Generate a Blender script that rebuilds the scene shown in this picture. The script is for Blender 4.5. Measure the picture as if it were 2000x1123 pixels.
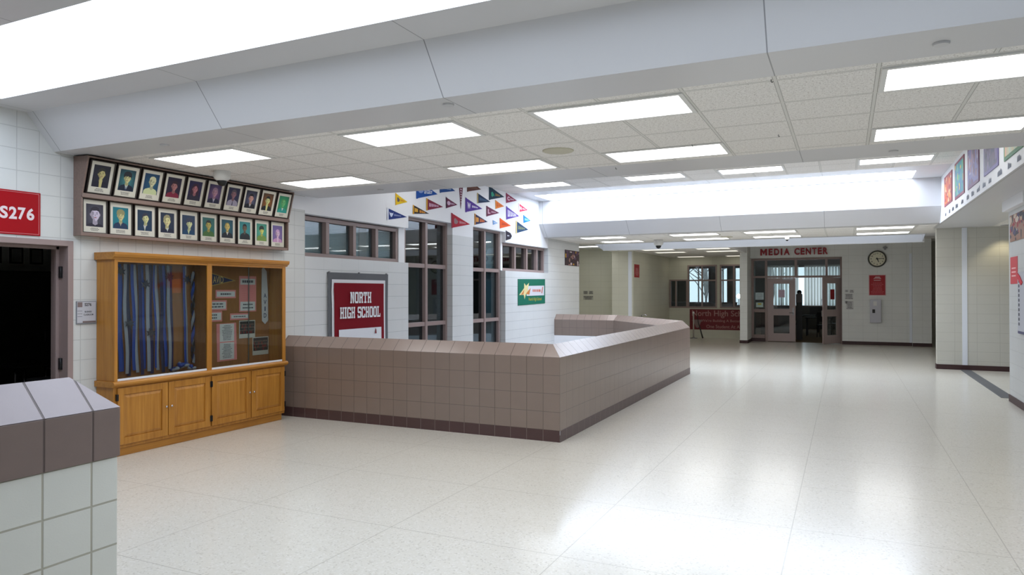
import bpy, math, random
from mathutils import Matrix, Vector
random.seed(7)
SC = bpy.context.scene
for o in list(bpy.data.objects):
    bpy.data.objects.remove(o)

# ------------------------------------------------------------------ camera, world, exposure
CAM_H = 1.77
cam = bpy.data.cameras.new('camera'); cam_ob = bpy.data.objects.new('camera', cam)
SC.collection.objects.link(cam_ob)
cam.sensor_width = 36.0; cam.lens = 1368.95 / 2000 * 36.0
cam.clip_start = 0.05; cam.clip_end = 300
YAW, PITCH, ROLL = 0.4439, -0.0061, -0.0011
def _cam_axes():
    cy, sy = math.cos(YAW), math.sin(YAW)
    Rz = Matrix(((cy, sy, 0), (-sy, cy, 0), (0, 0, 1)))
    B = Matrix(((1, 0, 0), (0, 0, -1), (0, 1, 0)))
    cp, sp = math.cos(PITCH), math.sin(PITCH)
    Rx = Matrix(((1, 0, 0), (0, cp, -sp), (0, sp, cp)))
    cr, sr = math.cos(ROLL), math.sin(ROLL)
    Rr = Matrix(((cr, -sr, 0), (sr, cr, 0), (0, 0, 1)))
    return Rr @ Rx @ B @ Rz
R = _cam_axes()
m = Matrix((R[0], -R[1], -R[2])).transposed().to_4x4()
m.translation = Vector((0, 0, CAM_H))
cam_ob.matrix_world = m
SC.camera = cam_ob

w = bpy.data.worlds.new('overcast_sky'); SC.world = w; w.use_nodes = True
w.node_tree.nodes['Background'].inputs[0].default_value = (0.8, 0.9, 1.0, 1)
w.node_tree.nodes['Background'].inputs[1].default_value = 1.7
SC.view_settings.view_transform = 'Standard'; SC.view_settings.look = 'None'
SC.view_settings.gamma = 1.0; SC.view_settings.use_curve_mapping = False
SC.view_settings.exposure = 0.2
PANEL_EMIT = 5.6          # fluorescent diffusers
SKY_EMIT = 10.0            # skylight glazing
SC.cycles.use_denoising = True
SC.cycles.max_bounces = 10; SC.cycles.diffuse_bounces = 6; SC.cycles.glossy_bounces = 5
SC.cycles.transparent_max_bounces = 16
SC.cycles.sample_clamp_indirect = 6.0

# ------------------------------------------------------------------ materials
def lin(c):
    c = c / 255.0
    return c / 12.92 if c <= 0.04045 else ((c + 0.055) / 1.055) ** 2.4
def S(r, g, b):
    return (lin(r), lin(g), lin(b), 1.0)
_M = {}
class NT:
    def __init__(s, mat):
        mat.use_nodes = True
        s.t = mat.node_tree; s.n = s.t.nodes; s.l = s.t.links
        s.p = s.n.get('Principled BSDF')
    def new(s, typ, **kw):
        nd = s.n.new(typ)
        for k, v in kw.items():
            setattr(nd, k, v)
        return nd
    def put(s, sock, v):
        if isinstance(v, bpy.types.NodeSocket):
            s.l.new(v, sock)
        else:
            sock.default_value = v
    def math(s, op, a, b=None, c=None):
        nd = s.new('ShaderNodeMath', operation=op)
        for i, v in enumerate((a, b, c)):
            if v is not None:
                s.put(nd.inputs[i], v)
        return nd.outputs[0]
    def rng(s, v, a, b, c, d, smooth=False):
        nd = s.new('ShaderNodeMapRange')
        if smooth:
            nd.interpolation_type = 'SMOOTHSTEP'
        s.put(nd.inputs[0], v)
        for i, x in enumerate((a, b, c, d)):
            nd.inputs[i + 1].default_value = x
        return nd.outputs[0]
    def mix(s, f, a, b):
        nd = s.new('ShaderNodeMix', data_type='RGBA')
        s.put(nd.inputs[0], f); s.put(nd.inputs[6], a); s.put(nd.inputs[7], b)
        return nd.outputs[2]
    def coord(s, which):
        return s.new('ShaderNodeTexCoord').outputs[which]
    def mapping(s, vec, scale):
        nd = s.new('ShaderNodeMapping'); s.put(nd.inputs[0], vec); nd.inputs[3].default_value = scale
        return nd.outputs[0]
    def noise(s, vec, scale, detail=3, rough=.5):
        nd = s.new('ShaderNodeTexNoise'); s.put(nd.inputs['Vector'], vec)
        nd.inputs['Scale'].default_value = scale; nd.inputs['Detail'].default_value = detail
        nd.inputs['Roughness'].default_value = rough
        return nd.outputs[0]
    def bump(s, h, strength, dist):
        nd = s.new('ShaderNodeBump'); nd.inputs['Strength'].default_value = strength
        nd.inputs['Distance'].default_value = dist; s.put(nd.inputs['Height'], h)
        s.l.new(nd.outputs[0], s.p.inputs['Normal'])
def mat(name):
    return bpy.data.materials.new(name)
def pbr(name, c, rough=.5, metal=0.0, spec=.5, var=0.0, vscale=3.0):
    if name in _M:
        return _M[name]
    mt = mat(name); n = NT(mt)
    n.p.inputs['Base Color'].default_value = S(*c)
    n.p.inputs['Roughness'].default_value = rough; n.p.inputs['Metallic'].default_value = metal
    n.p.inputs['Specular IOR Level'].default_value = spec
    if var:
        f = n.noise(n.coord('Object'), vscale)
        k = [max(0, x * (1 - var)) for x in c]
        n.put(n.p.inputs['Base Color'], n.mix(f, S(*k), S(*[min(255, x * (1 + var)) for x in c])))
    _M[name] = mt
    return mt
def col(c, rough=.55):
    return pbr('paint_%d_%d_%d_%d' % (c[0], c[1], c[2], int(rough * 100)), c, rough)
def emit(name, c, strength):
    mt = mat(name); n = NT(mt)
    n.p.inputs['Base Color'].default_value = S(*c)
    n.p.inputs['Emission Color'].default_value = S(*c)
    n.p.inputs['Emission Strength'].default_value = strength
    return mt
def grid(name, c, joint, su, sv, u0=0.0, v0=0.0, wd=.006, rough=.5, bump=.4, var=.04, vscale=2.0, fine=0.0, spec=.5, cellvar=0.0, ku=1.0):
    mt = mat(name); n = NT(mt)
    uv = n.coord('UV'); sep = n.new('ShaderNodeSeparateXYZ'); n.put(sep.inputs[0], uv)
    masks = []
    cells = []
    for k, s_, o_ in ((0, su, u0), (1, sv, v0)):
        if s_:
            a = n.math('SUBTRACT', sep.outputs[k], o_)
            d = n.math('PINGPONG', a, s_ / 2)
            masks.append(n.rng(d, wd * .35, wd * .75, ku if k == 0 else 1, 0, True))
            cells.append(n.math('FLOOR', n.math('DIVIDE', a, s_)))
    msk = masks[0] if len(masks) == 1 else n.math('MAXIMUM', masks[0], masks[1])
    f = n.noise(uv, vscale, 4)
    base = n.mix(f, S(*[x * (1 - var) for x in c]), S(*[min(255, x * (1 + var)) for x in c]))
    if cellvar and len(cells) == 2:
        wn = n.new('ShaderNodeTexWhiteNoise', noise_dimensions='2D')
        cm = n.new('ShaderNodeCombineXYZ'); n.put(cm.inputs[0], cells[0]); n.put(cm.inputs[1], cells[1])
        n.put(wn.inputs['Vector'], cm.outputs[0])
        hv = n.new('ShaderNodeHueSaturation'); n.put(hv.inputs['Color'], base)
        n.put(hv.inputs['Value'], n.rng(wn.outputs[0], 0, 1, 1 - cellvar, 1 + cellvar))
        base = hv.outputs[0]
    n.put(n.p.inputs['Base Color'], n.mix(msk, base, S(*joint)))
    n.p.inputs['Roughness'].default_value = rough
    n.p.inputs['Specular IOR Level'].default_value = spec
    h = n.math('MULTIPLY', msk, -1.0)
    if fine:
        h = n.math('ADD', h, n.math('MULTIPLY', n.noise(uv, 130, 2), fine))
    n.bump(h, bump, .004)
    return mt
M_BLOCK = grid('glazed_block_wall', (208, 209, 206), (186, 187, 185), .213, .213, 4.326, .199, .007, .42, .35, .03, 1.5, .12)
M_BLOCKY = grid('cream_block_wall', (204, 203, 187), (188, 186, 170), .426, .213, .1, .199, .006, .5, .3, .04, 1.2, .15)
M_BLOCKX = grid('painted_block_wall', (224, 226, 224), (204, 206, 203), .426, .213, .1, .199, .006, .5, .3, .04, 1.2, .15)
M_BLOCK2 = grid('stairwell_block_wall', (210, 212, 212), (178, 181, 182), .426, .213, 8.17, .199, .007, .42, .4, .03, 1.5, .12, .5, 0, .3)
M_DRY = pbr('white_drywall', (236, 237, 240), .6, var=.01)
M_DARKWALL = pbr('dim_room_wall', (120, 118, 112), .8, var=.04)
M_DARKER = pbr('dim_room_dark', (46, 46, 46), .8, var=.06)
M_PTILE = grid('parapet_tile', (130, 113, 103), (92, 78, 70), .2141, .216, -3.03, .134, .005, .28, .4, .03, 6, .05, .95, .03)
M_PCAP = grid('parapet_cap_tile', (148, 131, 122), (104, 90, 83), .2141, None, -3.03, 0, .006, .24, .45, .03, 6, .05)
M_PBASE = grid('parapet_base_tile', (78, 56, 55), (120, 106, 100), .2141, None, -3.03, 0, .006, .35, .3, .05, 5)
M_CAPNEAR = grid('counter_cap_tile', (172, 160, 162), (84, 70, 66), .213, None, 2.034, 0, .008, .4, .4, .03, 8, .1)
M_TILENEAR = grid('counter_edge_tile', (124, 107, 100), (84, 70, 66), .213, None, 2.034, 0, .008, .42, .4, .04, 9, .1)
M_BLOCKNEAR = grid('counter_block', (220, 220, 211), (176, 172, 156), .213, .203, 2.034, .198, .008, .45, .5, .03, 3, .12)
M_VINYL = pbr('dark_vinyl_base', (58, 34, 36), .45)
M_METAL = grid('painted_metal_soffit', (206, 206, 208), (140, 140, 143), 2.268, None, -.42, 0, .007, .35, .3, .012, 1.0)
M_FRAME = pbr('mauve_painted_steel', (150, 131, 127), .42, var=.02)
M_DOORP = pbr('mauve_door_paint', (164, 147, 145), .4, var=.02)
M_ALU = pbr('brushed_aluminium', (226, 231, 240), .3, .05)
M_STEEL = pbr('satin_steel', (150, 150, 154), .35, .9)
M_CHROME = pbr('chrome', (220, 220, 225), .15, 1.0)
M_BLACK = pbr('black_plastic', (18, 18, 20), .4)
M_WHITE = pbr('white_paper', (226, 226, 226), .6)
M_CARPET = pbr('tan_carpet', (112, 92, 62), .9, var=.1, vscale=40)
M_GREYFL = pbr('dark_rubber_strip', (92, 94, 98), .5, var=.06, vscale=20)

def ceiling_tile_mat():
    mt = mat('acoustic_ceiling_tile'); n = NT(mt)
    uv = n.coord('UV'); sep = n.new('ShaderNodeSeparateXYZ'); n.put(sep.inputs[0], uv)
    ms = []
    for k, o_, sz in ((0, .2, .627), (1, 5.08, .627)):
        d = n.math('PINGPONG', n.math('SUBTRACT', sep.outputs[k], o_), sz / 2)
        ms.append(n.rng(d, .009, .013, 1, 0, True))
        ms.append(n.rng(d, .013, .017, 1, 0, True))
    bar = n.math('MAXIMUM', ms[0], ms[2]); edge = n.math('MAXIMUM', ms[1], ms[3])
    a = n.noise(uv, 95, 3, .6); b = n.noise(uv, 40, 2)
    pit = n.rng(n.math('ADD', n.math('MULTIPLY', a, .7), n.math('MULTIPLY', b, .3)), .36, .5, 1, 0)
    tile = n.mix(pit, S(242, 240, 237), S(194, 189, 184))
    c = n.mix(edge, tile, S(168, 165, 160)); c = n.mix(bar, c, S(224, 223, 219))
    n.put(n.p.inputs['Base Color'], c); n.p.inputs['Roughness'].default_value = .85
    n.bump(n.math('ADD', n.math('MULTIPLY', pit, -1), n.math('MULTIPLY', bar, 2)), .5, .004)
    return mt
M_CEIL = ceiling_tile_mat()
def floor_mat():
    mt = mat('polished_terrazzo'); n = NT(mt)
    uv = n.coord('UV'); sep = n.new('ShaderNodeSeparateXYZ'); n.put(sep.inputs[0], uv)
    d1 = n.math('PINGPONG', n.math('SUBTRACT', sep.outputs[0], -.368), 1.364 / 2)
    d2 = n.math('PINGPONG', n.math('SUBTRACT', sep.outputs[1], 4.385), 1.25 / 2)
    j = n.math('MAXIMUM', n.rng(d1, .002, .005, 1, 0, True), n.rng(d2, .002, .005, 1, 0, True))
    vo = n.new('ShaderNodeTexVoronoi'); n.put(vo.inputs['Vector'], uv); vo.inputs['Scale'].default_value = 85
    sp = n.new('ShaderNodeSeparateXYZ'); n.put(sp.inputs[0], vo.outputs['Color'])
    chip = n.rng(sp.outputs[0], .78, .92, 0, 1)
    dark = n.rng(sp.outputs[1], .88, .96, 0, 1)
    cloud = n.noise(uv, .7, 4)
    base = n.mix(cloud, S(210, 205, 193), S(219, 215, 204))
    c = n.mix(n.math('MULTIPLY', chip, .4), base, S(236, 233, 228))
    c = n.mix(n.math('MULTIPLY', dark, .4), c, S(160, 152, 138))
    c = n.mix(n.math('MULTIPLY', j, .5), c, S(140, 133, 120))
    n.put(n.p.inputs['Base Color'], c)
    n.p.inputs['Roughness'].default_value = .3
    n.p.inputs['Specular IOR Level'].default_value = .5
    n.p.inputs['Coat Weight'].default_value = .45; n.p.inputs['Coat Roughness'].default_value = .15
    return mt
M_FLOOR = floor_mat()
def wood(name, c1, c2, axis=2, rough=.38):
    mt = mat(name); n = NT(mt)
    sc = [22, 22, 22]; sc[axis] = 1.3
    v = n.mapping(n.coord('Object'), sc)
    a = n.noise(v, 1.6, 5, .6)
    sc2 = [6, 6, 6]; sc2[axis] = .5
    b = n.noise(n.mapping(n.coord('Object'), sc2), 1.3, 3)
    f = n.rng(n.math('ADD', n.math('MULTIPLY', a, .65), n.math('MULTIPLY', b, .35)), .34, .66, 0, 1)
    n.put(n.p.inputs['Base Color'], n.mix(f, S(*c1), S(*c2)))
    n.p.inputs['Roughness'].default_value = rough
    n.bump(a, .08, .002)
    return mt
M_OAK = wood('golden_oak_upright', (158, 102, 34), (190, 132, 54))
M_OAKH = wood('golden_oak_lengthwise', (156, 100, 32), (188, 130, 52), 1)
M_BACK = wood('brown_cork_board', (134, 84, 36), (156, 102, 48), 2, .7)
def glass(name, tint=(235, 240, 240), gloss=.03, k=1.0):
    mt = mat(name); n = NT(mt)
    n.n.remove(n.p)
    tr = n.new('ShaderNodeBsdfTransparent'); tr.inputs[0].default_value = S(*tint)
    gl = n.new('ShaderNodeBsdfGlossy'); gl.inputs['Roughness'].default_value = gloss
    fr = n.new('ShaderNodeFresnel'); geo = n.new('ShaderNodeNewGeometry')
    n.put(fr.inputs[0], n.rng(geo.outputs['Backfacing'], 0, 1, 1.5, 1 / 1.5))
    mx = n.new('ShaderNodeMixShader')
    n.put(mx.inputs[0], n.math('MULTIPLY', fr.outputs[0], k))
    n.l.new(tr.outputs[0], mx.inputs[1]); n.l.new(gl.outputs[0], mx.inputs[2])
    n.l.new(mx.outputs[0], n.n['Material Output'].inputs[0])
    return mt
M_GLASS = glass('clear_glass')
M_GLASSD = glass('smoked_window_glass', (222, 230, 233), .02, 1.5)
M_PANEL = emit('fluorescent_diffuser', (252, 252, 252), PANEL_EMIT)
M_SKY = emit('skylight_glazing', (226, 238, 255), SKY_EMIT)
M_LAMPL = emit('library_tube', (255, 240, 205), 3.0)

# ------------------------------------------------------------------ mesh builder
ORG = {}
def frame(origin, right):
    r = Vector(right).normalized(); u = Vector((0, 0, 1)); o = r.cross(u)
    M = Matrix((r, u, o)).transposed().to_4x4(); M.translation = Vector(origin)
    return M
class MB:
    def __init__(s, M=None):
        s.v = []; s.f = []; s.m = []; s.s = []; s.M = M or Matrix.Identity(4)
    def add(s, vs, fs, m=0, smooth=False):
        b = len(s.v)
        s.v += [s.M @ Vector(p) for p in vs]
        for f in fs:
            s.f.append([b + i for i in f]); s.m.append(m); s.s.append(smooth)
        return s
    def box(s, x0, x1, y0, y1, z0, z1, m=0):
        vs = [(x0, y0, z0), (x1, y0, z0), (x1, y1, z0), (x0, y1, z0), (x0, y0, z1), (x1, y0, z1), (x1, y1, z1), (x0, y1, z1)]
        return s.add(vs, [(3, 2, 1, 0), (4, 5, 6, 7), (0, 1, 5, 4), (1, 2, 6, 5), (2, 3, 7, 6), (3, 0, 4, 7)], m)
    def poly(s, pts, w=0.0, m=0):
        return s.add([(p[0], p[1], w) for p in pts], [list(range(len(pts)))], m)
    def face(s, pts, m=0):
        return s.add(pts, [list(range(len(pts)))], m)
    def prism(s, pts, w0, w1, m=0):
        n = len(pts)
        vs = [(p[0], p[1], w0) for p in pts] + [(p[0], p[1], w1) for p in pts]
        fs = [list(range(n))[::-1], list(range(n, 2 * n))] + [(i, (i + 1) % n, n + (i + 1) % n, n + i) for i in range(n)]
        return s.add(vs, fs, m)
    def ell(s, cx, cy, rx, ry, w, m=0, n=18, rot=0.0):
        c, d = math.cos(rot), math.sin(rot)
        pts = []
        for i in range(n):
            a = 2 * math.pi * i / n; x, y = rx * math.cos(a), ry * math.sin(a)
            pts.append((cx + x * c - y * d, cy + x * d + y * c))
        return s.poly(pts, w, m)
    def lathe(s, prof, m=0, n=24, c=(0, 0, 0), smooth=True):
        # prof: (radius, height) along the local third axis
        vs = []; fs = []
        for r_, h in prof:
            for i in range(n):
                a = 2 * math.pi * i / n
                vs.append((c[0] + r_ * math.cos(a), c[1] + r_ * math.sin(a), c[2] + h))
        for k in range(len(prof) - 1):
            for i in range(n):
                j = (i + 1) % n
                fs.append((k * n + i, k * n + j, (k + 1) * n + j, (k + 1) * n + i))
        s.add(vs, fs, m, smooth)
        b = len(prof) - 1
        s.add(vs[:n], [list(range(n))[::-1]], m); s.add(vs[b * n:], [list(range(n))], m)
        return s
    def tube(s, pts, r, m=0, n=10):
        pts = [Vector(p) for p in pts]; rings = []
        for i, p in enumerate(pts):
            d = (pts[min(i + 1, len(pts) - 1)] - pts[max(i - 1, 0)]).normalized()
            a = d.cross(Vector((0, 0, 1)))
            if a.length < 1e-3:
                a = d.cross(Vector((1, 0, 0)))
            a.normalize(); b = d.cross(a)
            rr = r[i] if isinstance(r, (list, tuple)) else r
            rings.append([p + a * rr * math.cos(2 * math.pi * k / n) + b * rr * math.sin(2 * math.pi * k / n) for k in range(n)])
        vs = [q for g in rings for q in g]; fs = []
        for i in range(len(pts) - 1):
            for k in range(n):
                j = (k + 1) % n
                fs.append((i * n + k, i * n + j, (i + 1) * n + j, (i + 1) * n + k))
        fs.append(list(range(n))[::-1]); fs.append([(len(pts) - 1) * n + k for k in range(n)])
        return s.add(vs, fs, m, True)
    def sweep(s, prof, a0, a1, m=0):
        # prof: (x, z) polygon swept along y from a0 to a1
        n = len(prof)
        vs = [(p[0], a0, p[1]) for p in prof] + [(p[0], a1, p[1]) for p in prof]
        fs = [list(range(n)), list(range(n, 2 * n))[::-1]] + [(i, n + i, n + (i + 1) % n, (i + 1) % n) for i in range(n)]
        return s.add(vs, fs, m)
    def build(s, name, mats, parent=None, bevel=0.0, org=None):
        me = bpy.data.meshes.new(name)
        if parent is not None:
            o0 = ORG[parent]
        elif org is not None:
            o0 = Vector(org)
        else:
            o0 = Vector((0, 0, 0))
        me.from_pydata([tuple(p - o0) for p in s.v], [], s.f)
        if not isinstance(mats, (list, tuple)):
            mats = [mats]
        for x in mats:
            me.materials.append(x)
        me.polygons.foreach_set('material_index', s.m)
        me.polygons.foreach_set('use_smooth', s.s)
        uvl = me.uv_layers.new(name='UVMap').data
        for p in me.polygons:
            n = p.normal
            if abs(n.z) > .78:
                for li in p.loop_indices:
                    q = s.v[me.loops[li].vertex_index]; uvl[li].uv = (q.x, q.y)
            else:
                t = Vector((-n.y, n.x, 0)).normalized()
                if abs(t.x) > .999 or abs(t.y) > .999:
                    t = Vector((abs(t.x), abs(t.y), 0))
                for li in p.loop_indices:
                    q = s.v[me.loops[li].vertex_index]; uvl[li].uv = (q.dot(t), q.z)
        me.update()
        ob = bpy.data.objects.new(name, me); SC.collection.objects.link(ob)
        if parent is not None:
            ob.parent = parent
        else:
            ob.location = o0
        ORG[ob] = o0
        if bevel:
            b = ob.modifiers.new('bevel', 'BEVEL'); b.width = bevel; b.segments = 2; b.limit_method = 'ANGLE'
            b.angle_limit = math.radians(40)
        return ob
    def base(s):
        xs = [p.x for p in s.v]; ys = [p.y for p in s.v]; zs = [p.z for p in s.v]
        return ((min(xs) + max(xs)) / 2, (min(ys) + max(ys)) / 2, min(zs))
    def top(s, name, mats, label, cat, group=None, bevel=0.0):
        ob = s.build(name, mats, None, bevel, s.base())
        tag(ob, label, cat, group)
        return ob
    def struct(s, name, mats, bevel=0.0):
        ob = s.build(name, mats, None, bevel)
        ob['kind'] = 'structure'
        return ob
def tag(o, label, cat, group=None):
    o['label'] = label; o['category'] = cat
    if group:
        o['group'] = group
def thing(name, label, cat, loc, group=None):
    o = bpy.data.objects.new(name, None); SC.collection.objects.link(o)
    o.empty_display_size = .1
    o.location = loc; ORG[o] = Vector(loc); tag(o, label, cat, group)
    return o
def sroot(name, loc):
    o = bpy.data.objects.new(name, None); SC.collection.objects.link(o)
    o.empty_display_size = .1
    o.location = loc; ORG[o] = Vector(loc); o['kind'] = 'structure'
    return o
# --- lettering
_TX = {}
def text_geo(st, bold=0.0, extrude=0.0):
    key = (st, bold, extrude)
    if key in _TX:
        return _TX[key]
    cu = bpy.data.curves.new('txt', 'FONT'); cu.body = st; cu.size = 1.0; cu.offset = bold; cu.extrude = extrude
    cu.resolution_u = 4
    ob = bpy.data.objects.new('txt', cu); SC.collection.objects.link(ob)
    dg = bpy.context.evaluated_depsgraph_get(); dg.update()
    me = bpy.data.meshes.new_from_object(ob.evaluated_get(dg))
    vs = [tuple(v.co) for v in me.vertices]; fs = [list(p.vertices) for p in me.polygons]
    bpy.data.objects.remove(ob); bpy.data.curves.remove(cu); bpy.data.meshes.remove(me)
    x0 = min(v[0] for v in vs); x1 = max(v[0] for v in vs); y0 = min(v[1] for v in vs); y1 = max(v[1] for v in vs)
    vs = [((v[0] - x0) / (x1 - x0), (v[1] - y0) / (y1 - y0), v[2]) for v in vs]
    _TX[key] = (vs, fs)
    return _TX[key]
def text(mb, st, u0, u1, v0, v1, w, m=0, bold=.0, depth=0.0):
    vs, fs = text_geo(st, bold, .05 if depth else 0.0)
    mb.add([(u0 + (u1 - u0) * p[0], v0 + (v1 - v0) * p[1], w + (p[2] / .05 + 1) * depth / 2 if depth else w) for p in vs], fs, m)
def lines(mb, u0, u1, v0, v1, n, w, m=0, seed=1, h=.45):
    # rows of unreadably small print
    rr = random.Random(seed); st = (v1 - v0) / n
    for i in range(n):
        y = v1 - st * (i + .5); c = (u0 + u1) / 2; L = (u1 - u0) * rr.uniform(.6, 1) / 2
        x = c - L
        while x < c + L:
            q = min(c + L, x + (u1 - u0) * rr.uniform(.05, .16))
            mb.poly([(x, y - st * h / 2), (q, y - st * h / 2), (q, y + st * h / 2), (x, y + st * h / 2)], w, m)
            x = q + (u1 - u0) * .025
SLAB = {
 'N': (5, [(.4, 0, 1.7, 7), (3.3, 0, 4.6, 7), (0, 0, 2.1, 1), (0, 6, 1.7, 7), (2.9, 6, 5, 7)], [[(1.0, 7), (3.4, 0), (4.4, 0), (2.0, 7)]]),
 'O': (5, [(0, .9, 1.6, 6.1), (3.4, .9, 5, 6.1), (.5, 0, 4.5, 1.2), (.5, 5.8, 4.5, 7)], []),
 'R': (5.2, [(.5, 0, 2, 7), (0, 0, 2.4, 1), (0, 6, 2.4, 7), (2, 5.9, 4.3, 7), (2, 3, 4.3, 4.1), (3.4, 3.6, 4.9, 6.5), (3.2, 0, 4.7, 3.3), (3.2, 0, 5.2, 1)], []),
 'T': (5, [(1.75, 0, 3.25, 7), (1, 0, 4, 1), (0, 5.9, 5, 7), (0, 4.6, 1, 7), (4, 4.6, 5, 7)], []),
 'H': (5, [(.4, 0, 1.8, 7), (3.2, 0, 4.6, 7), (0, 0, 2.1, 1), (2.9, 0, 5, 1), (0, 6, 2.1, 7), (2.9, 6, 5, 7), (1.8, 3, 3.2, 4.1)], []),
 'I': (3, [(.75, 0, 2.25, 7), (0, 0, 3, 1), (0, 6, 3, 7)], []),
 'G': (5, [(0, .9, 1.6, 6.1), (.5, 0, 4.5, 1.2), (.5, 5.8, 4.6, 7), (3.6, 4.8, 5, 6.4), (3.5, 0, 5, 3.6), (2.7, 2.6, 5, 3.6)], []),
 'S': (5, [(.5, 5.8, 5, 7), (0, 3.6, 1.5, 6.5), (.4, 3, 4.6, 4.2), (3.5, .5, 5, 3.7), (0, 0, 4.5, 1.2), (0, 0, 1, 2.2), (4, 4.9, 5, 7)], []),
 'C': (5, [(0, .9, 1.6, 6.1), (.5, 0, 4.6, 1.2), (.5, 5.8, 4.6, 7), (3.6, 4.6, 5, 6.5), (3.6, .5, 5, 2.4)], []),
 'L': (4.8, [(.6, 0, 2.1, 7), (0, 0, 4.8, 1.1), (0, 6, 2.7, 7), (3.8, 0, 4.8, 2.3)], []),
 ' ': (2.4, [], [])}
def slab(mb, st, uc, v0, h, wtot, w, m=0):
    tot = sum(SLAB[c][0] + .45 for c in st) - .45; k = wtot / tot; q = h / 7; x = uc - wtot / 2
    e = 0.0
    for c in st:
        wd, rs, ps = SLAB[c]
        for r_ in rs:
            e += 2e-5
            mb.poly([(x + r_[0] * k, v0 + r_[1] * q), (x + r_[2] * k, v0 + r_[1] * q), (x + r_[2] * k, v0 + r_[3] * q), (x + r_[0] * k, v0 + r_[3] * q)], w + e, m)
        for p in ps:
            e += 2e-5
            mb.poly([(x + a * k, v0 + b * q) for a, b in p][::-1], w + e, m)
        x += (wd + .45) * k
ORD = ['first', 'second', 'third', 'fourth', 'fifth', 'sixth', 'seventh', 'eighth', 'ninth', 'tenth', 'eleventh', 'twelfth', 'thirteenth', 'fourteenth', 'fifteenth', 'sixteenth', 'seventeenth']

# ================================================================== THE SETTING
XW = -7.33            # left wall plane
ZC = 3.21             # near ceiling
# floor with the stairwell opening
mb = MB()
mb.face([(-7.4, -3, 0), (7, -3, 0), (7, 7.82, 0), (-7.4, 7.82, 0)])
mb.face([(-3.18, 7.82, 0), (7, 7.82, 0), (7, 15.25, 0), (-3.18, 15.25, 0)])
mb.face([(-3.18, 15.25, 0), (7, 15.25, 0), (7, 18.3, 0), (-5.55, 18.3, 0)])
mb.face([(-9, 18.3, 0), (7, 18.3, 0), (7, 26.35, 0), (-9, 26.35, 0)])
mb.face([(-9, 26.35, 0), (-3.12, 26.35, 0), (-3.12, 27.5, 0), (-9, 27.5, 0)])
mb.face([(2.48, 26.35, 0), (3.2, 26.35, 0), (3.2, 27.3, 0), (2.48, 27.3, 0)])
mb.struct('floor', M_FLOOR)
mb = MB(); mb.box(2.33, 2.53, 14.0, 18.6, 0, .006); mb.struct('trim_1', M_GREYFL)
# stairwell shell below the floor
mb = MB()
mb.face([(-7.33, 7.82, -2.6), (-3.18, 7.82, -2.6), (-3.18, 18.3, -2.6), (-7.33, 18.3, -2.6)])
mb.face([(-7.33, 7.82, 0), (-3.18, 7.82, 0), (-3.18, 7.82, -2.6), (-7.33, 7.82, -2.6)])
mb.face([(-3.18, 7.82, 0), (-3.18, 15.25, 0), (-3.18, 15.25, -2.6), (-3.18, 7.82, -2.6)])
mb.face([(-3.18, 15.25, 0), (-5.55, 18.3, 0), (-5.55, 18.3, -2.6), (-3.18, 15.25, -2.6)])
mb.face([(-5.55, 18.3, 0), (-7.33, 18.3, 0), (-7.33, 18.3, -2.6), (-5.55, 18.3, -2.6)])
mb.struct('wall_stairwell', M_DRY)
# left wall: block below, drywall above, with the door and the stairwell glazing cut out
mb = MB(); T = -7.58
B = lambda y0, y1, z0, z1, m_=0: mb.box(T, XW, y0, y1, z0, z1, m_)
B(-3, 3.68, 0, 3.7); B(3.68, 4.612, 2.26, 3.7); B(4.612, 8.17, 0, 3.7); B(7.82, 8.17, -2.6, 0)
B(8.17, 10.93, -2.6, 2.31, 2); B(8.17, 10.93, 2.955, 4.3, 1)
B(10.93, 12.55, -2.6, -1.2); B(10.93, 12.55, 3.19, 4.3, 1)
B(12.55, 13.44, -2.6, 2.95, 2); B(12.55, 13.44, 2.95, 4.3, 1)
B(13.44, 15.045, -2.6, -1.2); B(13.44, 15.045, 3.2, 4.3, 1)
B(15.045, 17.72, -2.6, 2.275, 2); B(15.045, 17.72, 2.955, 4.3, 1)
B(17.72, 20.18, -2.6, 2.955, 2); B(17.72, 20.18, 2.955, 4.3, 2)
mb.box(XW, XW + .002, 7.9, 8.17, 3.0, 3.2, 1)
mb.struct('wall_left', [M_BLOCK, M_DRY, M_BLOCK2])
mb = MB()
for y0, y1 in ((-3, 3.6), (4.66, 4.93), (7.43, 7.68)):
    mb.box(XW, XW + .012, y0, y1, 0, .12)
mb.struct('baseboard_left', M_VINYL)
# rear left: recess, pillar, long wall, back wall with windows
mb = MB()
mb.box(-9, -6.9, 23.0, 23.2, 0, 3.4); mb.box(-9.2, -9, 20.18, 23.2, 0, 3.4); mb.box(-9, T, 20.0, 20.18, 0, 3.4)
mb.struct('wall_recess', M_BLOCKY)
mb = MB(); mb.box(-6.95, -6.24, 22.3, 22.7, 0, 3.4); mb.box(-6.5, -6.24, 22.7, 27.5, 0, 3.4); mb.struct('wall_corridor', M_BLOCKY)
mb = MB()
WB = [(-6.23, -5.53, 1.14, 2.24), (-5.53, -4.42, 1.14, 2.79), (-4.31, -3.3, 1.14, 2.79)]
mb.box(-6.24, -3.05, 27.5, 27.65, 0, 1.14); mb.box(-6.24, -5.53, 27.5, 27.65, 2.24, 3.4); mb.box(-5.53, -3.05, 27.5, 27.65, 2.79, 3.4)
mb.box(-4.42, -4.31, 27.5, 27.65, 1.14, 2.79); mb.box(-3.3, -3.05, 27.5, 27.65, 1.14, 2.79)
mb.struct('wall_back', M_BLOCKY)
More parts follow.
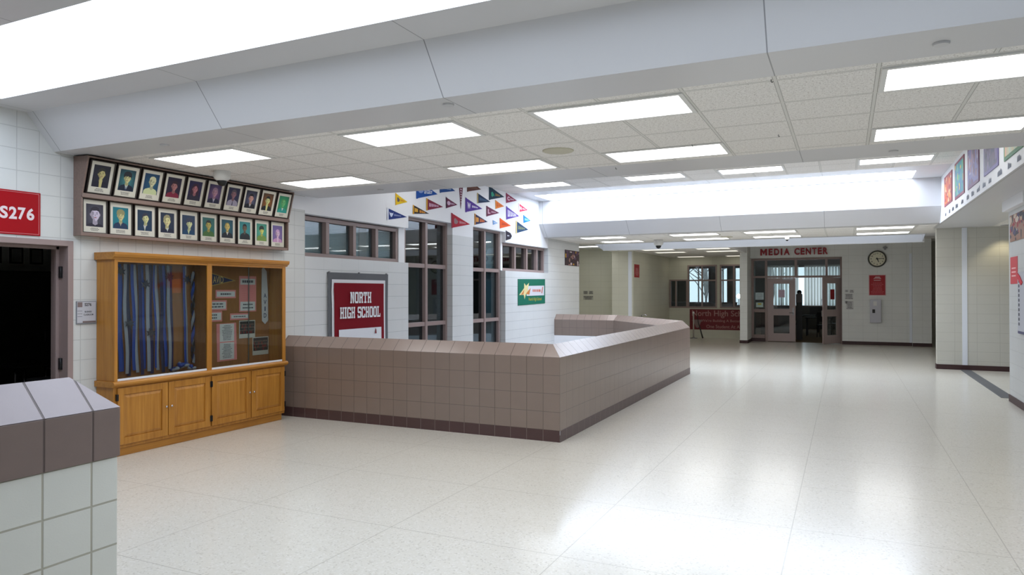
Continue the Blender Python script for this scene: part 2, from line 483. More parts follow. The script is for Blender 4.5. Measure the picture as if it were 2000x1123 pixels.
# media center front wall
mb = MB()
mb.box(-3.27, -3.03, 25.1, 26.3, 0, 3.6); mb.box(-3.27, -3.03, 26.3, 27.5, 0, 3.6)
mb.box(-3.03, -.1, 26.0, 26.45, 2.94, 3.6); mb.box(-.1, 2.48, 26.0, 26.45, 0, 3.6); mb.box(1.95, 2.48, 25.9, 26.0, 0, 3.6)
mb.struct('wall_media', M_BLOCKX)
mb = MB()
mb.box(-3.285, -3.015, 25.085, 25.1, 0, .1); mb.box(-3.03, -3.015, 25.1, 26.25, 0, .1); mb.box(-.1, 1.95, 25.985, 26.0, 0, .11); mb.box(1.95, 2.49, 25.885, 25.9, 0, .11)
mb.box(-3.03, -2.56, 26.2, 26.24, 0, .12)
mb.struct('baseboard_back', M_VINYL)
# right hand side
mb = MB(); mb.box(2.39, 2.6, -3, 13.67, 0, 3.7); mb.struct('wall_right', grid('dimmed_block_wall', (192, 194, 193), (174, 176, 175), .213, .213, 0, .199, .006, .42, .3, .03, 1.5, .12, .5, 0, .5))  # block colour darkened to imitate light falloff along the right edge
mb = MB(); mb.box(2.376, 2.39, -3, 13.67, 0, .11); mb.struct('baseboard_right', M_VINYL)
mb = MB(); mb.box(1.885, 7, 18.62, 18.85, 0, 3.4); mb.box(3.1, 3.3, 18.85, 27.4, 0, 3.6); mb.box(2.48, 3.1, 27.2, 27.4, 0, 3.6); mb.box(6.9, 7.1, 8, 18.62, 0, 3.4); mb.box(2.6, 7, 13.47, 13.67, 0, 3.4)
mb.struct('wall_alcove', grid('alcove_block_wall', (196, 195, 186), (176, 175, 166), .426, .213, .1, .199, .006, .5, .3, .04, 1.2, .15))
mb = MB(); mb.box(1.885, 6.9, 18.605, 18.62, 0, .11); mb.box(1.87, 1.885, 18.605, 18.85, 0, .11); mb.struct('baseboard_alcove', M_VINYL)
mb = MB(); mb.box(-7.58, 2.6, -3.2, -3, 0, 3.8); mb.struct('wall_rear', M_BLOCKX)
# bright metal expansion-joint covers
for k, (x0, x1, y0, z1) in enumerate(((2.375, 2.475, 18.612, 3.2), (1.87, 1.945, 25.98, 3.0), (-6.4, -6.28, 22.29, 3.08))):
    mb = MB(); mb.box(x0, x1, y0, y0 + .008, .11, z1); mb.struct('trim_%d' % (k + 2), M_ALU)
# ceilings
def slab_hole(mb, z, x0, x1, y0, y1, hx0, hx1, hy0, hy1, m_=0):
    for a in ((x0, x1, y0, hy0), (x0, x1, hy1, y1), (x0, hx0, hy0, hy1), (hx1, x1, hy0, hy1)):
        mb.face([(a[0], a[2], z), (a[0], a[3], z), (a[1], a[3], z), (a[1], a[2], z)], m_)
def flat(mb, z, x0, x1, y0, y1, m_=0):
    mb.face([(x0, y0, z), (x0, y1, z), (x1, y1, z), (x1, y0, z)], m_)
XR = 2.39
mb = MB()   # 0 metal, 1 tile, 2 drywall
slab_hole(mb, 3.555, XW, XR, -3, 4.2, -7.03, 1.35, 2.76, 3.81)
mb.face([(XW, 4.2, 3.555), (XW, 4.47, ZC), (XR, 4.47, ZC), (XR, 4.2, 3.555)])
flat(mb, ZC, XW, XR, 4.47, 4.98); flat(mb, ZC, XW, XR, 4.98, 7.72, 1); flat(mb, ZC, XW, XR, 7.72, 8.45)
mb.face([(XW, 8.45, ZC), (XW, 8.45, 4.2), (XR, 8.45, 4.2), (XR, 8.45, ZC)])
slab_hole(mb, 4.16, XW, 1.9, 8.45, 17.08, -6.98, 1.28, 15.95, 17.05)
flat(mb, 4.158, XW, 1.85, 8.5, 15.35, 1)
mb.face([(XW, 17.07, 4.2), (XW, 17.07, 3.56), (1.85, 17.07, 3.56), (1.85, 17.07, 4.2)])
mb.face([(XW, 17.07, 3.56), (XW, 17.4, 3.23), (1.85, 17.4, 3.23), (1.85, 17.07, 3.56)])
flat(mb, 3.23, XW, 2.9, 17.4, 17.75); flat(mb, 3.23, XW, 2.9, 17.75, 20.35, 1); flat(mb, 3.23, -9, 2.9, 20.35, 20.7)
flat(mb, 3.24, -9, -7.0, 20.18, 23.2)
mb.face([(-9, 20.7, 3.23), (-9, 20.7, 4.0), (2.9, 20.7, 4.0), (2.9, 20.7, 3.23)])
mb.face([(-7, 20.7, 3.23), (-7, 20.7, 4.0), (-7, 21.5, 4.0), (-7, 21.5, 3.1)]); mb.face([(1.85, 20.7, 3.23), (1.85, 20.7, 4.0), (1.85, 21.5, 4.0), (1.85, 21.5, 3.1)])
slab_hole(mb, 3.9, -7.0, 1.9, 20.7, 21.55, -6.9, 1.75, 20.85, 21.4)
mb.box(-7.0, 1.9, 21.5, 21.6, 3.08, 4.0, 2); mb.box(1.9, 3.2, 21.5, 21.6, 3.23, 4.0)
flat(mb, 3.1, -7.0, -3.05, 21.6, 27.6, 1); flat(mb, 3.45, -3.27, 3.3, 21.6, 27.4, 1)
mb.box(-3.1, -3.05, 21.6, 25.1, 3.09, 3.5, 2)
flat(mb, 3.23, 1.85, 3.2, 20.7, 21.6); flat(mb, 3.23, 2.9, 3.2, 17.4, 20.7)
mb.struct('ceiling', [M_METAL, M_CEIL, M_DRY])
mb = MB()
flat(mb, ZC, 1.82, 2.95, 8.45, 18.62); flat(mb, ZC, 2.95, 7, 8.45, 18.62, 1)
mb.struct('ceiling_alcove', [M_METAL, M_CEIL])
mb = MB(); mb.box(1.82, 1.9, 8.45, 17.4, ZC + .006, 4.2); mb.box(2.3, 2.5, 12.2, 13.67, 3.05, ZC); mb.struct('wall_fascia', M_DRY)

# half walls around the stairwells (gabled tile caps)
def half_wall(name, label, path, z_base, z_cap, z_ridge, t, inner_z, loc):
    root = thing(name, label, 'half wall', loc)
    # offset polylines: path is the ridge line, outer on its right hand side
    def offs(d):
        out = []
        for i, p in enumerate(path):
            p = Vector(p)
            ns = []
            if i > 0:
                e = (p - Vector(path[i - 1])).normalized(); ns.append(Vector((e.y, -e.x)))
            if i < len(path) - 1:
                e = (Vector(path[i + 1]) - p).normalized(); ns.append(Vector((e.y, -e.x)))
            if len(ns) == 1:
                out.append(p + ns[0] * d)
            else:
                b = (ns[0] + ns[1]).normalized(); out.append(p + b * (d / b.dot(ns[0])))
        return out
    O, I = offs(t), offs(-t)
    body, cap, bs = MB(), MB(), MB()
    for i in range(len(path) - 1):
        a, b, c, d = O[i], O[i + 1], I[i], I[i + 1]; p, q = path[i], path[i + 1]
        body.face([(a.x, a.y, z_base), (b.x, b.y, z_base), (b.x, b.y, z_cap), (a.x, a.y, z_cap)])
        body.face([(d.x, d.y, inner_z), (c.x, c.y, inner_z), (c.x, c.y, z_cap), (d.x, d.y, z_cap)])
        body.face([(d.x, d.y, -.02), (c.x, c.y, -.02), (c.x, c.y, inner_z), (d.x, d.y, inner_z)], 1)
        cap.face([(a.x, a.y, z_cap), (b.x, b.y, z_cap), (q[0], q[1], z_ridge), (p[0], p[1], z_ridge)])
        cap.face([(d.x, d.y, z_cap), (c.x, c.y, z_cap), (p[0], p[1], z_ridge), (q[0], q[1], z_ridge)])
        e = (b - a).normalized(); n = Vector((e.y, -e.x)) * .003
        bs.face([(a.x + n.x, a.y + n.y, 0), (b.x + n.x, b.y + n.y, 0), (b.x + n.x, b.y + n.y, z_base), (a.x + n.x, a.y + n.y, z_base)])
        bs.face([(a.x + n.x, a.y + n.y, z_base), (b.x + n.x, b.y + n.y, z_base), (b.x, b.y, z_base), (a.x, a.y, z_base)])
    body.build('tiled_body', [M_PTILE, M_DRY], root); cap.build('sloped_cap', M_PCAP, root); bs.build('base_course', M_PBASE, root)
    return root
half_wall('stairwell_half_wall', 'long brown tiled half wall with gabled cap wrapped around the stairwell opening',
          [(-7.33, 7.823), (-3.176, 7.823), (-3.176, 15.25), (-5.55, 18.3), (-7.33, 18.3)], .134, .998, 1.141, .146, .56, (-5.2, 7.823, 0))
root = thing('counter_half_wall', 'white block half wall with brown tile edge and sloped cap at lower left corner', 'half wall', (-3.19, 1, 0))
x0, x1, xr, ye = -3.34, -3.048, -3.194, 2.165
mb = MB(); mb.box(x0 + .01, x1 - .01, -3, ye - .006, 0, 1.01); mb.build('block_body', M_BLOCKNEAR, root, .004)
mb = MB(); mb.box(x0, x1, -3, ye, 1.01, 1.235); mb.build('edge_tile', M_TILENEAR, root, .003)
mb = MB()
mb.face([(x1, -3, 1.237), (x1, ye, 1.237), (xr, ye - .146, 1.383), (xr, -3, 1.383)])
mb.face([(x0, ye, 1.237), (x0, -3, 1.237), (xr, -3, 1.383), (xr, ye - .146, 1.383)])
mb.face([(x1, ye, 1.237), (x0, ye, 1.237), (xr, ye - .146, 1.383)])
mb.build('sloped_cap', M_CAPNEAR, root)

# ------------------------------------------------------------------ door of the dark classroom
root = sroot('door_1', (XW, 4.15, 0))
mb = MB(); t0, t1 = T - .02, XW + .018
mb.box(t0, t1, 4.607, 4.664, 0, 2.307); mb.box(t0, t1, 3.62, 3.69, 0, 2.307); mb.box(t0, t1, 3.69, 4.607, 2.25, 2.307)
mb.box(-7.5, -7.46, 4.575, 4.607, 0, 2.25); mb.box(-7.5, -7.46, 3.69, 4.607, 2.22, 2.25)
mb.build('door_frame', M_FRAME, root, .003)
for z in (.35, 1.02, 1.98):
    mb = MB(); mb.box(-7.452, -7.40, 4.594, 4.607, z - .06, z + .06); mb.tube([(-7.41, 4.592, z - .06), (-7.41, 4.592, z + .06)], .009); mb.build('hinge', M_BLACK, root)
# classroom shell, unlit
mb = MB()
mb.box(-12.2, -12, 1, 10, 0, 3.0); mb.box(-12, T, 9.8, 10, 0, 3.0); mb.box(-12, T, 1, 1.2, 0, 3.0)
mb.face([(-12, 1, 3), (-12, 10, 3), (T, 10, 3), (T, 1, 3)])
mb.struct('wall_classroom', pbr('unlit_classroom_wall', (206, 204, 198), .8))
mb = MB(); mb.face([(-12, 1, 0), (-7.4, 1, 0), (-7.4, 10, 0), (-12, 10, 0)]); mb.struct('floor_classroom', pbr('classroom_floor', (150, 146, 138), .5))
F = frame((-11.99, 0, 0), (0, 1, 0))
for k, (a, b, lab) in enumerate(((6.24, 6.5, 'left picture in the dark classroom, cut by the doorway edge'), (6.62, 6.82, 'middle framed picture above the dark classroom cabinets'), (6.93, 7.13, 'right framed picture above the dark classroom cabinets'))):
    root = thing('picture_frame', lab, 'picture', (-11.99, (a + b) / 2, 2.2), 'pictures inside the dark classroom')
    mb = MB(F); mb.box(a, b, 2.23, 2.49, 0, .02); mb.build('frame', M_BLACK, root)
    mb = MB(F); mb.box(a + .025, b - .025, 2.255, 2.465, .02, .022); mb.build('picture', col((150, 150, 146)), root)
root = thing('storage_cabinet', 'tall dark cabinets along the back of the unlit classroom', 'cabinet', (-11.7, 6.6, 0))
mb = MB(); mb.box(-11.97, -11.45, 4.6, 9.2, 0, 2.1); mb.build('body', M_DARKER, root)
for k in range(6):
    y0 = 4.63 + k * .76
    mb = MB(); mb.box(-11.45, -11.43, y0, y0 + .74, .08, 2.06); d = mb.build('door', M_DARKER, root)
    mb = MB(); yy = y0 + (.68 if k % 2 == 0 else .06); mb.tube([(-11.41, yy, 1.0), (-11.41, yy, 1.2)], .008); mb.build('handle', M_STEEL, root).parent = d
for k, (x, y, lab) in enumerate(((-8.5, 5.3, 'student desk nearest the dark classroom doorway'), (-9.6, 6.2, 'student desk in the middle of the dark classroom'), (-10.6, 6.0, 'student desk farthest back in the dark classroom'))):
    root = thing('student_desk', lab, 'desk', (x, y, 0), 'desks in the dark classroom')
    mb = MB(); mb.box(x - .3, x + .3, y - .25, y + .25, .72, .745); mb.build('desktop', M_DARKER, root, .006)
    for sx in (-1, 1):
        for sy in (-1, 1):
            mb = MB(); mb.tube([(x + sx * .27, y + sy * .22, 0), (x + sx * .25, y + sy * .2, .72)], .013); mb.build('leg', M_CHROME, root)

# ------------------------------------------------------------------ stairwell glazing
FX0, FX1, GX = -7.56, -7.455, -7.52
def glazing(name, y0, y1, z0, z1, mull, bars, wf=.065, gm=M_GLASSD):
    root = sroot(name, (-7.5, (y0 + y1) / 2, z0))
    mb = MB()
    mb.box(FX0, FX1, y0, y0 + wf, z0, z1); mb.box(FX0, FX1, y1 - wf, y1, z0, z1)
    mb.box(FX0, FX1, y0 + wf, y1 - wf, z1 - wf, z1); mb.box(FX0, FX1, y0 + wf, y1 - wf, z0, z0 + wf)
    for y in mull:
        mb.box(FX0, FX1 + .01, y - wf * .6, y + wf * .6, z0 + wf, z1 - wf)
    for z in bars:
        mb.box(FX0, FX1 - .004, y0 + wf, y1 - wf, z - wf * .62, z + wf * .62)
    mb.build('window_frame', M_FRAME, root, .004)
    ys = [y0] + list(mull) + [y1]; zs = [z0] + list(bars) + [z1]
    for a, b in zip(ys, ys[1:]):
        for c, d in zip(zs, zs[1:]):
            mb = MB(); mb.box(GX - .004, GX, a + .02, b - .02, c + .02, d - .02); mb.build('pane', gm, root)
    return root
r1 = glazing('window_1', 8.19, 10.77, 2.31, 2.94, (8.82, 9.5, 10.12), ())
glazing('window_2', 10.96, 12.55, -1.2, 3.2, (11.74,), (2.28, 1.14, 0.0))
glazing('window_3', 13.44, 15.0, -1.2, 3.22, (14.22,), (2.27, 1.12, 0.0))
glazing('window_4', 15.09, 17.72, 2.28, 2.955, (15.84, 16.56, 17.22), ())
mb = MB(); mb.box(FX0, FX1 + .02, 10.77, 10.96, 2.31, 3.2); mb.box(FX0, FX1 + .02, 15.0, 15.09, 2.28, 3.2); mb.struct('trim_5', M_DRY)
mb = MB()
mb.box(-10.2, -10, 8, 18, -2.6, 3.6); mb.box(-10, T, 8.0, 8.1, -2.6, 3.6); mb.box(-10, T, 17.9, 18, -2.6, 3.6)
mb.face([(-10, 8, 3.4), (-10, 18, 3.4), (T, 18, 3.4), (T, 8, 3.4)]); mb.face([(-10, 8, -2.6), (-10, 18, -2.6), (T, 18, -2.6), (T, 8, -2.6)])
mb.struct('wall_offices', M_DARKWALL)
def blind(name, label, y0, y1, z0, z1, c):
    root = thing(name, label, 'blind', (-7.66, (y0 + y1) / 2, z0), 'blinds behind the stairwell windows')
    mb = MB(); mb.box(-7.625, -7.59, y0, y1, z1, z1 + .03); mb.build('headrail', col(c), root)
    mb = MB(); z = z0
    while z < z1:
        mb.face([(-7.592, y0, z), (-7.592, y1, z), (-7.604, y1, z + .024), (-7.604, y0, z + .024)]); z += .025
    mb.build('slats', col(c, .45), root)
blind('window_blind', 'pale closed blind behind the row of four windows above the maroon banner', 8.25, 10.92, 2.33, 2.91, (222, 240, 242))
blind('window_blind', 'grey green blind behind the right half of the far tall window', 14.36, 15.04, -.6, 3.17, (170, 190, 192))

# ------------------------------------------------------------------ media center entrance (door_2)
YM = 26.3
root = sroot('door_2', (-1.55, YM, 0))
def fr(mb, x0, x1, z0, z1):
    e = 0 if z1 - z0 > x1 - x0 else .003
    mb.box(x0 + e, x1 - e, YM + e, YM + .11 - e, z0, z1)
mb = MB()
fr(mb, -3.03, -2.95, 0, 2.94); fr(mb, -.16, -.1, 0, 2.94); fr(mb, -3.03, -.1, 2.87, 2.94); fr(mb, -3.03, -.1, 2.25, 2.32)
fr(mb, -2.575, -2.495, 0, 2.94); fr(mb, -1.6, -1.51, 2.32, 2.94); fr(mb, -.62, -.545, 2.32, 2.94)
fr(mb, -2.95, -2.575, 1.03, 1.15); fr(mb, -2.95, -2.575, 0, .24)
mb.build('door_frame', M_FRAME, root, .004)
for x0, x1, z0, z1 in ((-2.95, -2.575, 2.32, 2.87), (-2.495, -1.6, 2.32, 2.87), (-1.51, -.62, 2.32, 2.87), (-.545, -.16, 2.32, 2.87), (-2.95, -2.575, 1.15, 2.25), (-2.95, -2.575, .24, 1.03)):
    mb = MB(); mb.box(x0, x1, YM + .05, YM + .056, z0, z1); mb.build('pane', M_GLASS, root)
def leaf(x, y, ang, wid, hand):
    # hinged at (x, y), swung by ang; local u runs from the hinge to the latch
    M = Matrix.Translation((x, y, 0)) @ Matrix.Rotation(ang, 4, 'Z')
    mb = MB(M); wx = (.2, wid - .2)
    mb.box(0, wx[0], -.022, .022, .02, 2.24); mb.box(wx[1], wid, -.022, .022, .02, 2.24)
    for z0, z1 in ((.02, .3), (.93, 1.16), (2.04, 2.24)):
        mb.box(wx[0], wx[1], -.022, .022, z0, z1)
    d = mb.build('door_leaf', M_DOORP, root)
    for z0, z1 in ((.3, .93), (1.16, 2.04)):
        mb = MB(M); mb.box(wx[0], wx[1], -.004, .004, z0, z1); mb.build('pane', M_GLASS, root).parent = d
    mb = MB(M)
    if hand == 'lever':
        mb.box(wid - .1, wid - .05, -.034, -.022, .95, 1.2); mb.tube([(wid - .075, -.03, 1.02), (wid - .075, -.075, 1.02), (wid - .2, -.075, 1.02)], .012)
        mb.build('lever_handle', M_STEEL, root).parent = d
    else:
        mb.box(.06, wid - .05, -.075, -.045, 1.0, 1.06); mb.box(wid - .16, wid - .05, -.09, -.022, .93, 1.13); mb.box(.05, .1, -.06, -.022, .98, 1.08)
        mb.build('push_bar', M_STEEL, root).parent = d
        mb = MB(M); mb.box(.03, wid - .03, -.026, -.022, .03, .27); mb.build('kick_plate', M_STEEL, root).parent = d
        mb = MB(M); mb.tube([(wid - .04, -.024, 1.25), (wid - .04, -.07, 1.27), (wid - .04, -.07, 1.5), (wid - .04, -.024, 1.52)], .012); mb.build('pull_handle', M_STEEL, root).parent = d
    mb = MB(M); mb.box(wid * (.55 if hand == 'lever' else .1), wid * (.9 if hand == 'lever' else .5), -.05, -.022, 2.17, 2.23); mb.build('door_closer', M_STEEL, root).parent = d
ML = Matrix.Translation((-.165, YM - .02, 0)) @ Matrix.Rotation(math.radians(235), 4, 'Z')
mb = MB(ML); mb.box(.3, .52, .006, .01, 1.5, 1.84); mb.top('notice_sheet', col((150, 20, 30)), 'red sheet on the glass of the open media center door leaf', 'paper')
leaf(-2.49, YM + .03, 0.0, .92, 'lever')
leaf(-.165, YM - .02, math.radians(180 + 55), .9, 'bar')
# papers taped to the sidelight and the door glass
F = frame((0, YM + .045, 0), (1, 0, 0))
mb = MB(F); mb.prism([(-2.9, 1.48), (-2.62, 1.48), (-2.62, 1.73), (-2.9, 1.73)], 0, .002); lines(mb, -2.87, -2.65, 1.5, 1.71, 5, .003, 1, 4)
mb.top('notice_sheet', [col((196, 214, 220)), col((150, 166, 172))], 'pale blue sheet taped to the sidelight left of the media center doors', 'paper')
mb = MB(F); mb.prism([(-2.88, 1.21), (-2.64, 1.21), (-2.64, 1.38), (-2.88, 1.38)], 0, .002); mb.poly([(-2.82, 1.3), (-2.7, 1.3), (-2.7, 1.35), (-2.82, 1.35)], .003, 1)
mb.top('notice_sheet', [col((190, 214, 206)), col((206, 190, 60))], 'small sheet with yellow band low on the sidelight by the media center doors', 'paper')
F2 = frame((0, YM + .02, 0), (1, 0, 0))
mb = MB(F2); mb.prism([(-2.13, 1.56), (-1.92, 1.56), (-1.92, 1.83), (-2.13, 1.83)], 0, .002); lines(mb, -2.11, -1.94, 1.58, 1.81, 7, .003, 1, 9)
mb.top('notice_sheet', [col((206, 184, 200)), col((164, 140, 160))], 'pinkish sheet taped to the glass of the closed media center door', 'paper')
# MEDIA CENTER lettering
root = thing('wall_lettering', 'raised red letters reading MEDIA CENTER over the glazed entrance', 'sign', (-1.6, 26.0, 3.02))
F = frame((0, 26.0, 0), (1, 0, 0)); M_RED = col((148, 26, 40), .4)
us = {'M': .22, 'E': .13, 'D': .165, 'I': .045, 'A': .19, 'C': .165, 'N': .165, 'T': .145, 'R': .15}
def word(stw, u0, u1):
    tot = sum(us[c] for c in stw); gap = ((u1 - u0) - tot) / (len(stw) - 1); u = u0
    for c in stw:
        mb = MB(F)
        if c == 'M':
            a, b, k = u, u + us[c], .052
            for pts in ([(a, 3.03), (a + k, 3.03), (a + k, 3.26), (a, 3.26)], [(b - k, 3.03), (b, 3.03), (b, 3.26), (b - k, 3.26)], [(a + k, 3.26), (a + k, 3.17), ((a + b) / 2, 3.06), ((a + b) / 2, 3.15)], [(b - k, 3.26), ((a + b) / 2, 3.15), ((a + b) / 2, 3.06), (b - k, 3.17)]):
                mb.prism(pts, .004, .054)
        else:
            text(mb, c, u, u + us[c], 3.03, 3.26, .004, 0, .03, .05)
        mb.build('letter', M_RED, root); u += us[c] + gap
word('MEDIA', -2.69, -1.73); word('CENTER', -1.58, -.53)
# clock
root = thing('wall_clock', 'round wall clock with dark rim right of the media center entrance', 'clock', (.95, 26.0, 2.55))
Fc = Matrix.Translation((.95, 26.0, 2.84)) @ frame((0, 0, 0), (1, 0, 0))
mb = MB(Fc); mb.lathe([(.275, 0), (.275, .05), (.262, .07), (.235, .07), (.228, .05)], 0, 40); mb.build('rim', pbr('dark_bronze', (72, 72, 66), .4), root)
mb = MB(Fc); mb.lathe([(.232, .045), (.232, .055)], 0, 40); mb.build('dial', col((226, 222, 200)), root)
mb = MB(Fc)
for k in range(12):
    a = math.pi / 2 - k * math.pi / 6; s_ = str(k or 12); ww = .006 if k == 1 else .016 * len(s_)
    mb = MB(Fc); text(mb, s_, .18 * math.cos(a) - ww, .18 * math.cos(a) + ww, .18 * math.sin(a) - .022, .18 * math.sin(a) + .022, .058, 0, .02)
    mb.build('numeral', M_BLACK, root)
def hand(a, L, wd, nm):
    mb = MB(Fc); c, s_ = math.cos(a), math.sin(a)
    mb.prism([(-c * .04 - s_ * wd, -s_ * .04 + c * wd), (-c * .04 + s_ * wd, -s_ * .04 - c * wd), (c * L + s_ * wd * .5, s_ * L - c * wd * .5), (c * L - s_ * wd * .5, s_ * L + c * wd * .5)], .06, .064); mb.build(nm, M_BLACK, root)
hand(math.radians(4), .19, .012, 'minute_hand'); hand(math.radians(-68), .12, .017, 'hour_hand')
def sheet(name, M, u0, u1, v0, v1, mats, label, cat, group=None, draw=None, th=.004, w0=.001):
    mb = MB(M); mb.prism([(u0, v0), (u1, v0), (u1, v1), (u0, v1)], w0, w0 + th)
    if draw:
        draw(mb, w0 + th)
    return mb.top(name, mats, label, cat, group)
FM = frame((0, 26.0, 0), (1, 0, 0))
def dr(mb, w):
    mb.poly([(.72, 1.655), (1.18, 1.655), (1.18, 2.295), (.72, 2.295)], w + .001, 1)
    mb.poly([(.83, 2.17), (.9, 2.26), (1.02, 2.26), (1.07, 2.17), (.98, 2.19), (.9, 2.19)], w + .002, 0)
    mb.poly([(.84, 2.12), (1.06, 2.12), (1.04, 2.15), (.86, 2.15)], w + .002, 0)
    lines(mb, .76, 1.15, 1.69, 2.07, 8, w + .002, 2, 21, .5)
sheet('rules_sign', FM, .7, 1.2, 1.635, 2.315, [col((206, 160, 164)), col((168, 24, 36)), col((196, 92, 98))], 'red rules sign on the wall below the clock', 'sign', None, dr)
root = thing('wall_dispenser', 'white metal box with dark slot on the wall under the red rules sign', 'dispenser', (.9, 26.0, .74))
mb = MB(FM); mb.box(.73, 1.06, .74, 1.5, 0, .11); mb.build('casing', pbr('pale_grey_enamel', (196, 196, 206), .35), root, .012)
mb = MB(FM); mb.box(.83, .93, 1.3, 1.44, .11, .113); mb.build('label', M_WHITE, root)
mb = MB(FM); mb.box(.8, .88, 1.06, 1.18, .11, .116); mb.build('slot', M_BLACK, root)
mb = MB(frame((0, 26.0, 0), (1, 0, 0))); mb.box(1.12, 1.24, 3.18, 3.22, 0, .16); mb.box(1.15, 1.21, 3.13, 3.24, 0, .02)
mb.top('sensor_bracket', M_STEEL, 'small grey sensor arm above the clock on the far wall', 'sensor')
for k, (u0, u1, v0, v1, lb) in enumerate(((-.02, .1, 1.74, 1.83, 'upper left'), (.12, .26, 1.72, 1.83, 'upper right'), (-.02, .24, 1.5, 1.7, 'middle'), (-.02, .05, 1.36, 1.46, 'small lower left'), (.02, .25, 1.17, 1.45, 'lowest and largest'))):
    sheet('posted_notice', FM, u0, u1, v0, v1, [col((206, 206, 206)), col((90, 90, 94))], lb + ' posted notice beside the open media center door', 'paper', 'notices beside the media center door',
          lambda mb, w, a=u0, b=u1, c=v0, d=v1, q=k: lines(mb, a + .01, b - .01, c + .01, d - .01, max(2, int((d - c) / .04)), w + .001, 1, q + 3, .55))

# ------------------------------------------------------------------ back wall windows, banner, stand
def window(name, x0, x1, z0, z1, mull, bars, y=27.5):
    root = sroot(name, ((x0 + x1) / 2, y, z0)); f = .055; mb = MB()
    mb.box(x0, x0 + f, y - .02, y + .12, z0, z1); mb.box(x1 - f, x1, y - .02, y + .12, z0, z1); mb.box(x0 + f, x1 - f, y - .02, y + .12, z0, z0 + f); mb.box(x0 + f, x1 - f, y - .02, y + .12, z1 - f, z1)
    for a in mull:
        mb.box(a - f / 2, a + f / 2, y - .01, y + .1, z0 + f, z1 - f)
    for b in bars:
        mb.box(x0 + f, x1 - f, y - .008, y + .1, b - f / 2, b + f / 2)
    mb.build('window_frame', M_FRAME, root, .003)
    mb = MB(); mb.box(x0 + .02, x1 - .02, y + .05, y + .055, z0 + .02, z1 - .02); mb.build('pane', M_GLASS, root)
window('window_5', -6.23, -5.53, 1.14, 2.24, (-5.98,), ())
window('window_6', -5.53, -4.42, 1.14, 2.79, (-4.98,), (2.2,))
window('window_7', -4.31, -3.3, 1.14, 2.79, (-3.8,), (2.2,))
root = thing('long_banner', 'long maroon banner reading North High School under the far back windows', 'banner', (-4.3, 27.5, .3))
FB = frame((0, 27.5, 0), (1, 0, 0))
mb = MB(FB); mb.prism([(-5.45, .31), (-3.1, .31), (-3.1, 1.09), (-5.45, 1.09)], .002, .008); mb.build('cloth', col((112, 18, 30), .6), root)
mb = MB(FB); c_ = .0095
text(mb, 'North High School', -5.36, -3.14, .76, 1.05, c_, 0, .012)
text(mb, "We're Building A Better World", -5.0, -3.14, .58, .71, c_, 0, .01); text(mb, 'One Student At A Time', -4.82, -3.2, .37, .5, c_, 0, .01)
mb.build('lettering', col((170, 128, 124)), root)
mb = MB(FB); mb.prism([(-5.36, .66), (-5.28, .58), (-5.22, .4), (-5.15, .36), (-5.08, .42), (-5.03, .58), (-4.96, .66), (-5.06, .69), (-5.26, .69)], .009, .0105); mb.build('emblem', col((140, 118, 116)), root)
root = thing('belt_post', 'thin pale post standing in front of the long maroon banner', 'post', (-5.2, 26.95, 0))
mb = MB(); mb.tube([(-5.2, 26.95, .02), (-5.2, 26.95, .96)], .028); mb.build('post', pbr('dull_white_post', (176, 168, 160), .5), root)
mb = MB(); mb.lathe([(.15, 0), (.15, .012), (.05, .03), (.03, .05)], 0, 20, (-5.2, 26.95, 0)); mb.build('foot', M_STEEL, root)
mb = MB(); mb.lathe([(.034, .94), (.034, 1.0), (.02, 1.01)], 0, 16, (-5.2, 26.95, 0)); mb.build('cap', M_WHITE, root)
mb = MB(); mb.tube([(-5.1, 27.1, .95), (-5.05, 27.08, .6), (-4.98, 27.05, .4), (-4.92, 27.0, .2), (-4.86, 26.97, .012)], [.012, .014, .02, .024, .03]); mb.top('leaning_pole', M_BLACK, 'dark crooked pole leaning at the maroon banner beside the pale post', 'pole')

# ------------------------------------------------------------------ library beyond the entrance, and the outdoors
mb = MB(); mb.face([(-3.12, 26.35, 0), (2.4, 26.35, 0), (2.4, 36, 0), (-3.12, 36, 0)]); mb.face([(-9, 27.5, 0), (-3.12, 27.5, 0), (-3.12, 36, 0), (-9, 36, 0)]); mb.struct('floor_library', M_CARPET)
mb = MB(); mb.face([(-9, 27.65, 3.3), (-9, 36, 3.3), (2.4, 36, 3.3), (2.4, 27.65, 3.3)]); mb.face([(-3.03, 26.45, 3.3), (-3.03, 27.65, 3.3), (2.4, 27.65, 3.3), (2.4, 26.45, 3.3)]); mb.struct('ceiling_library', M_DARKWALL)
LW = [(-7.25, -6.15), (-5.75, -5.25), (-4.95, -4.4), (-3.45, -.1)]
mb = MB(); xs = [-9] + [q for a in LW for q in a] + [2.4]
for i in range(0, len(xs), 2):
    mb.box(xs[i], xs[i + 1], 36, 36.2, 0, 3.3)
for a, b in LW:
    mb.box(a, b, 36, 36.2, 0, 1.05); mb.box(a, b, 36, 36.2, 2.98, 3.3)
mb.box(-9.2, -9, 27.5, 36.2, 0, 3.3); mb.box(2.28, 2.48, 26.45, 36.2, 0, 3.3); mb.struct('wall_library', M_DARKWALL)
for k, (a, b) in enumerate(LW):
    window('window_%d' % (8 + k), a, b, 1.05, 2.98, [a + (b - a) * q for q in ((.5,) if b - a < 2 else (.2, .4, .6, .8))], (), 36.02)
M_VBL = mat('pale_blind_fabric'); _n = NT(M_VBL)
_n.p.inputs['Base Color'].default_value = S(226, 224, 216); _n.p.inputs['Roughness'].default_value = .8
_tl = _n.new('ShaderNodeBsdfTranslucent'); _tl.inputs[0].default_value = S(236, 234, 226); _mx = _n.new('ShaderNodeMixShader'); _mx.inputs[0].default_value = .6
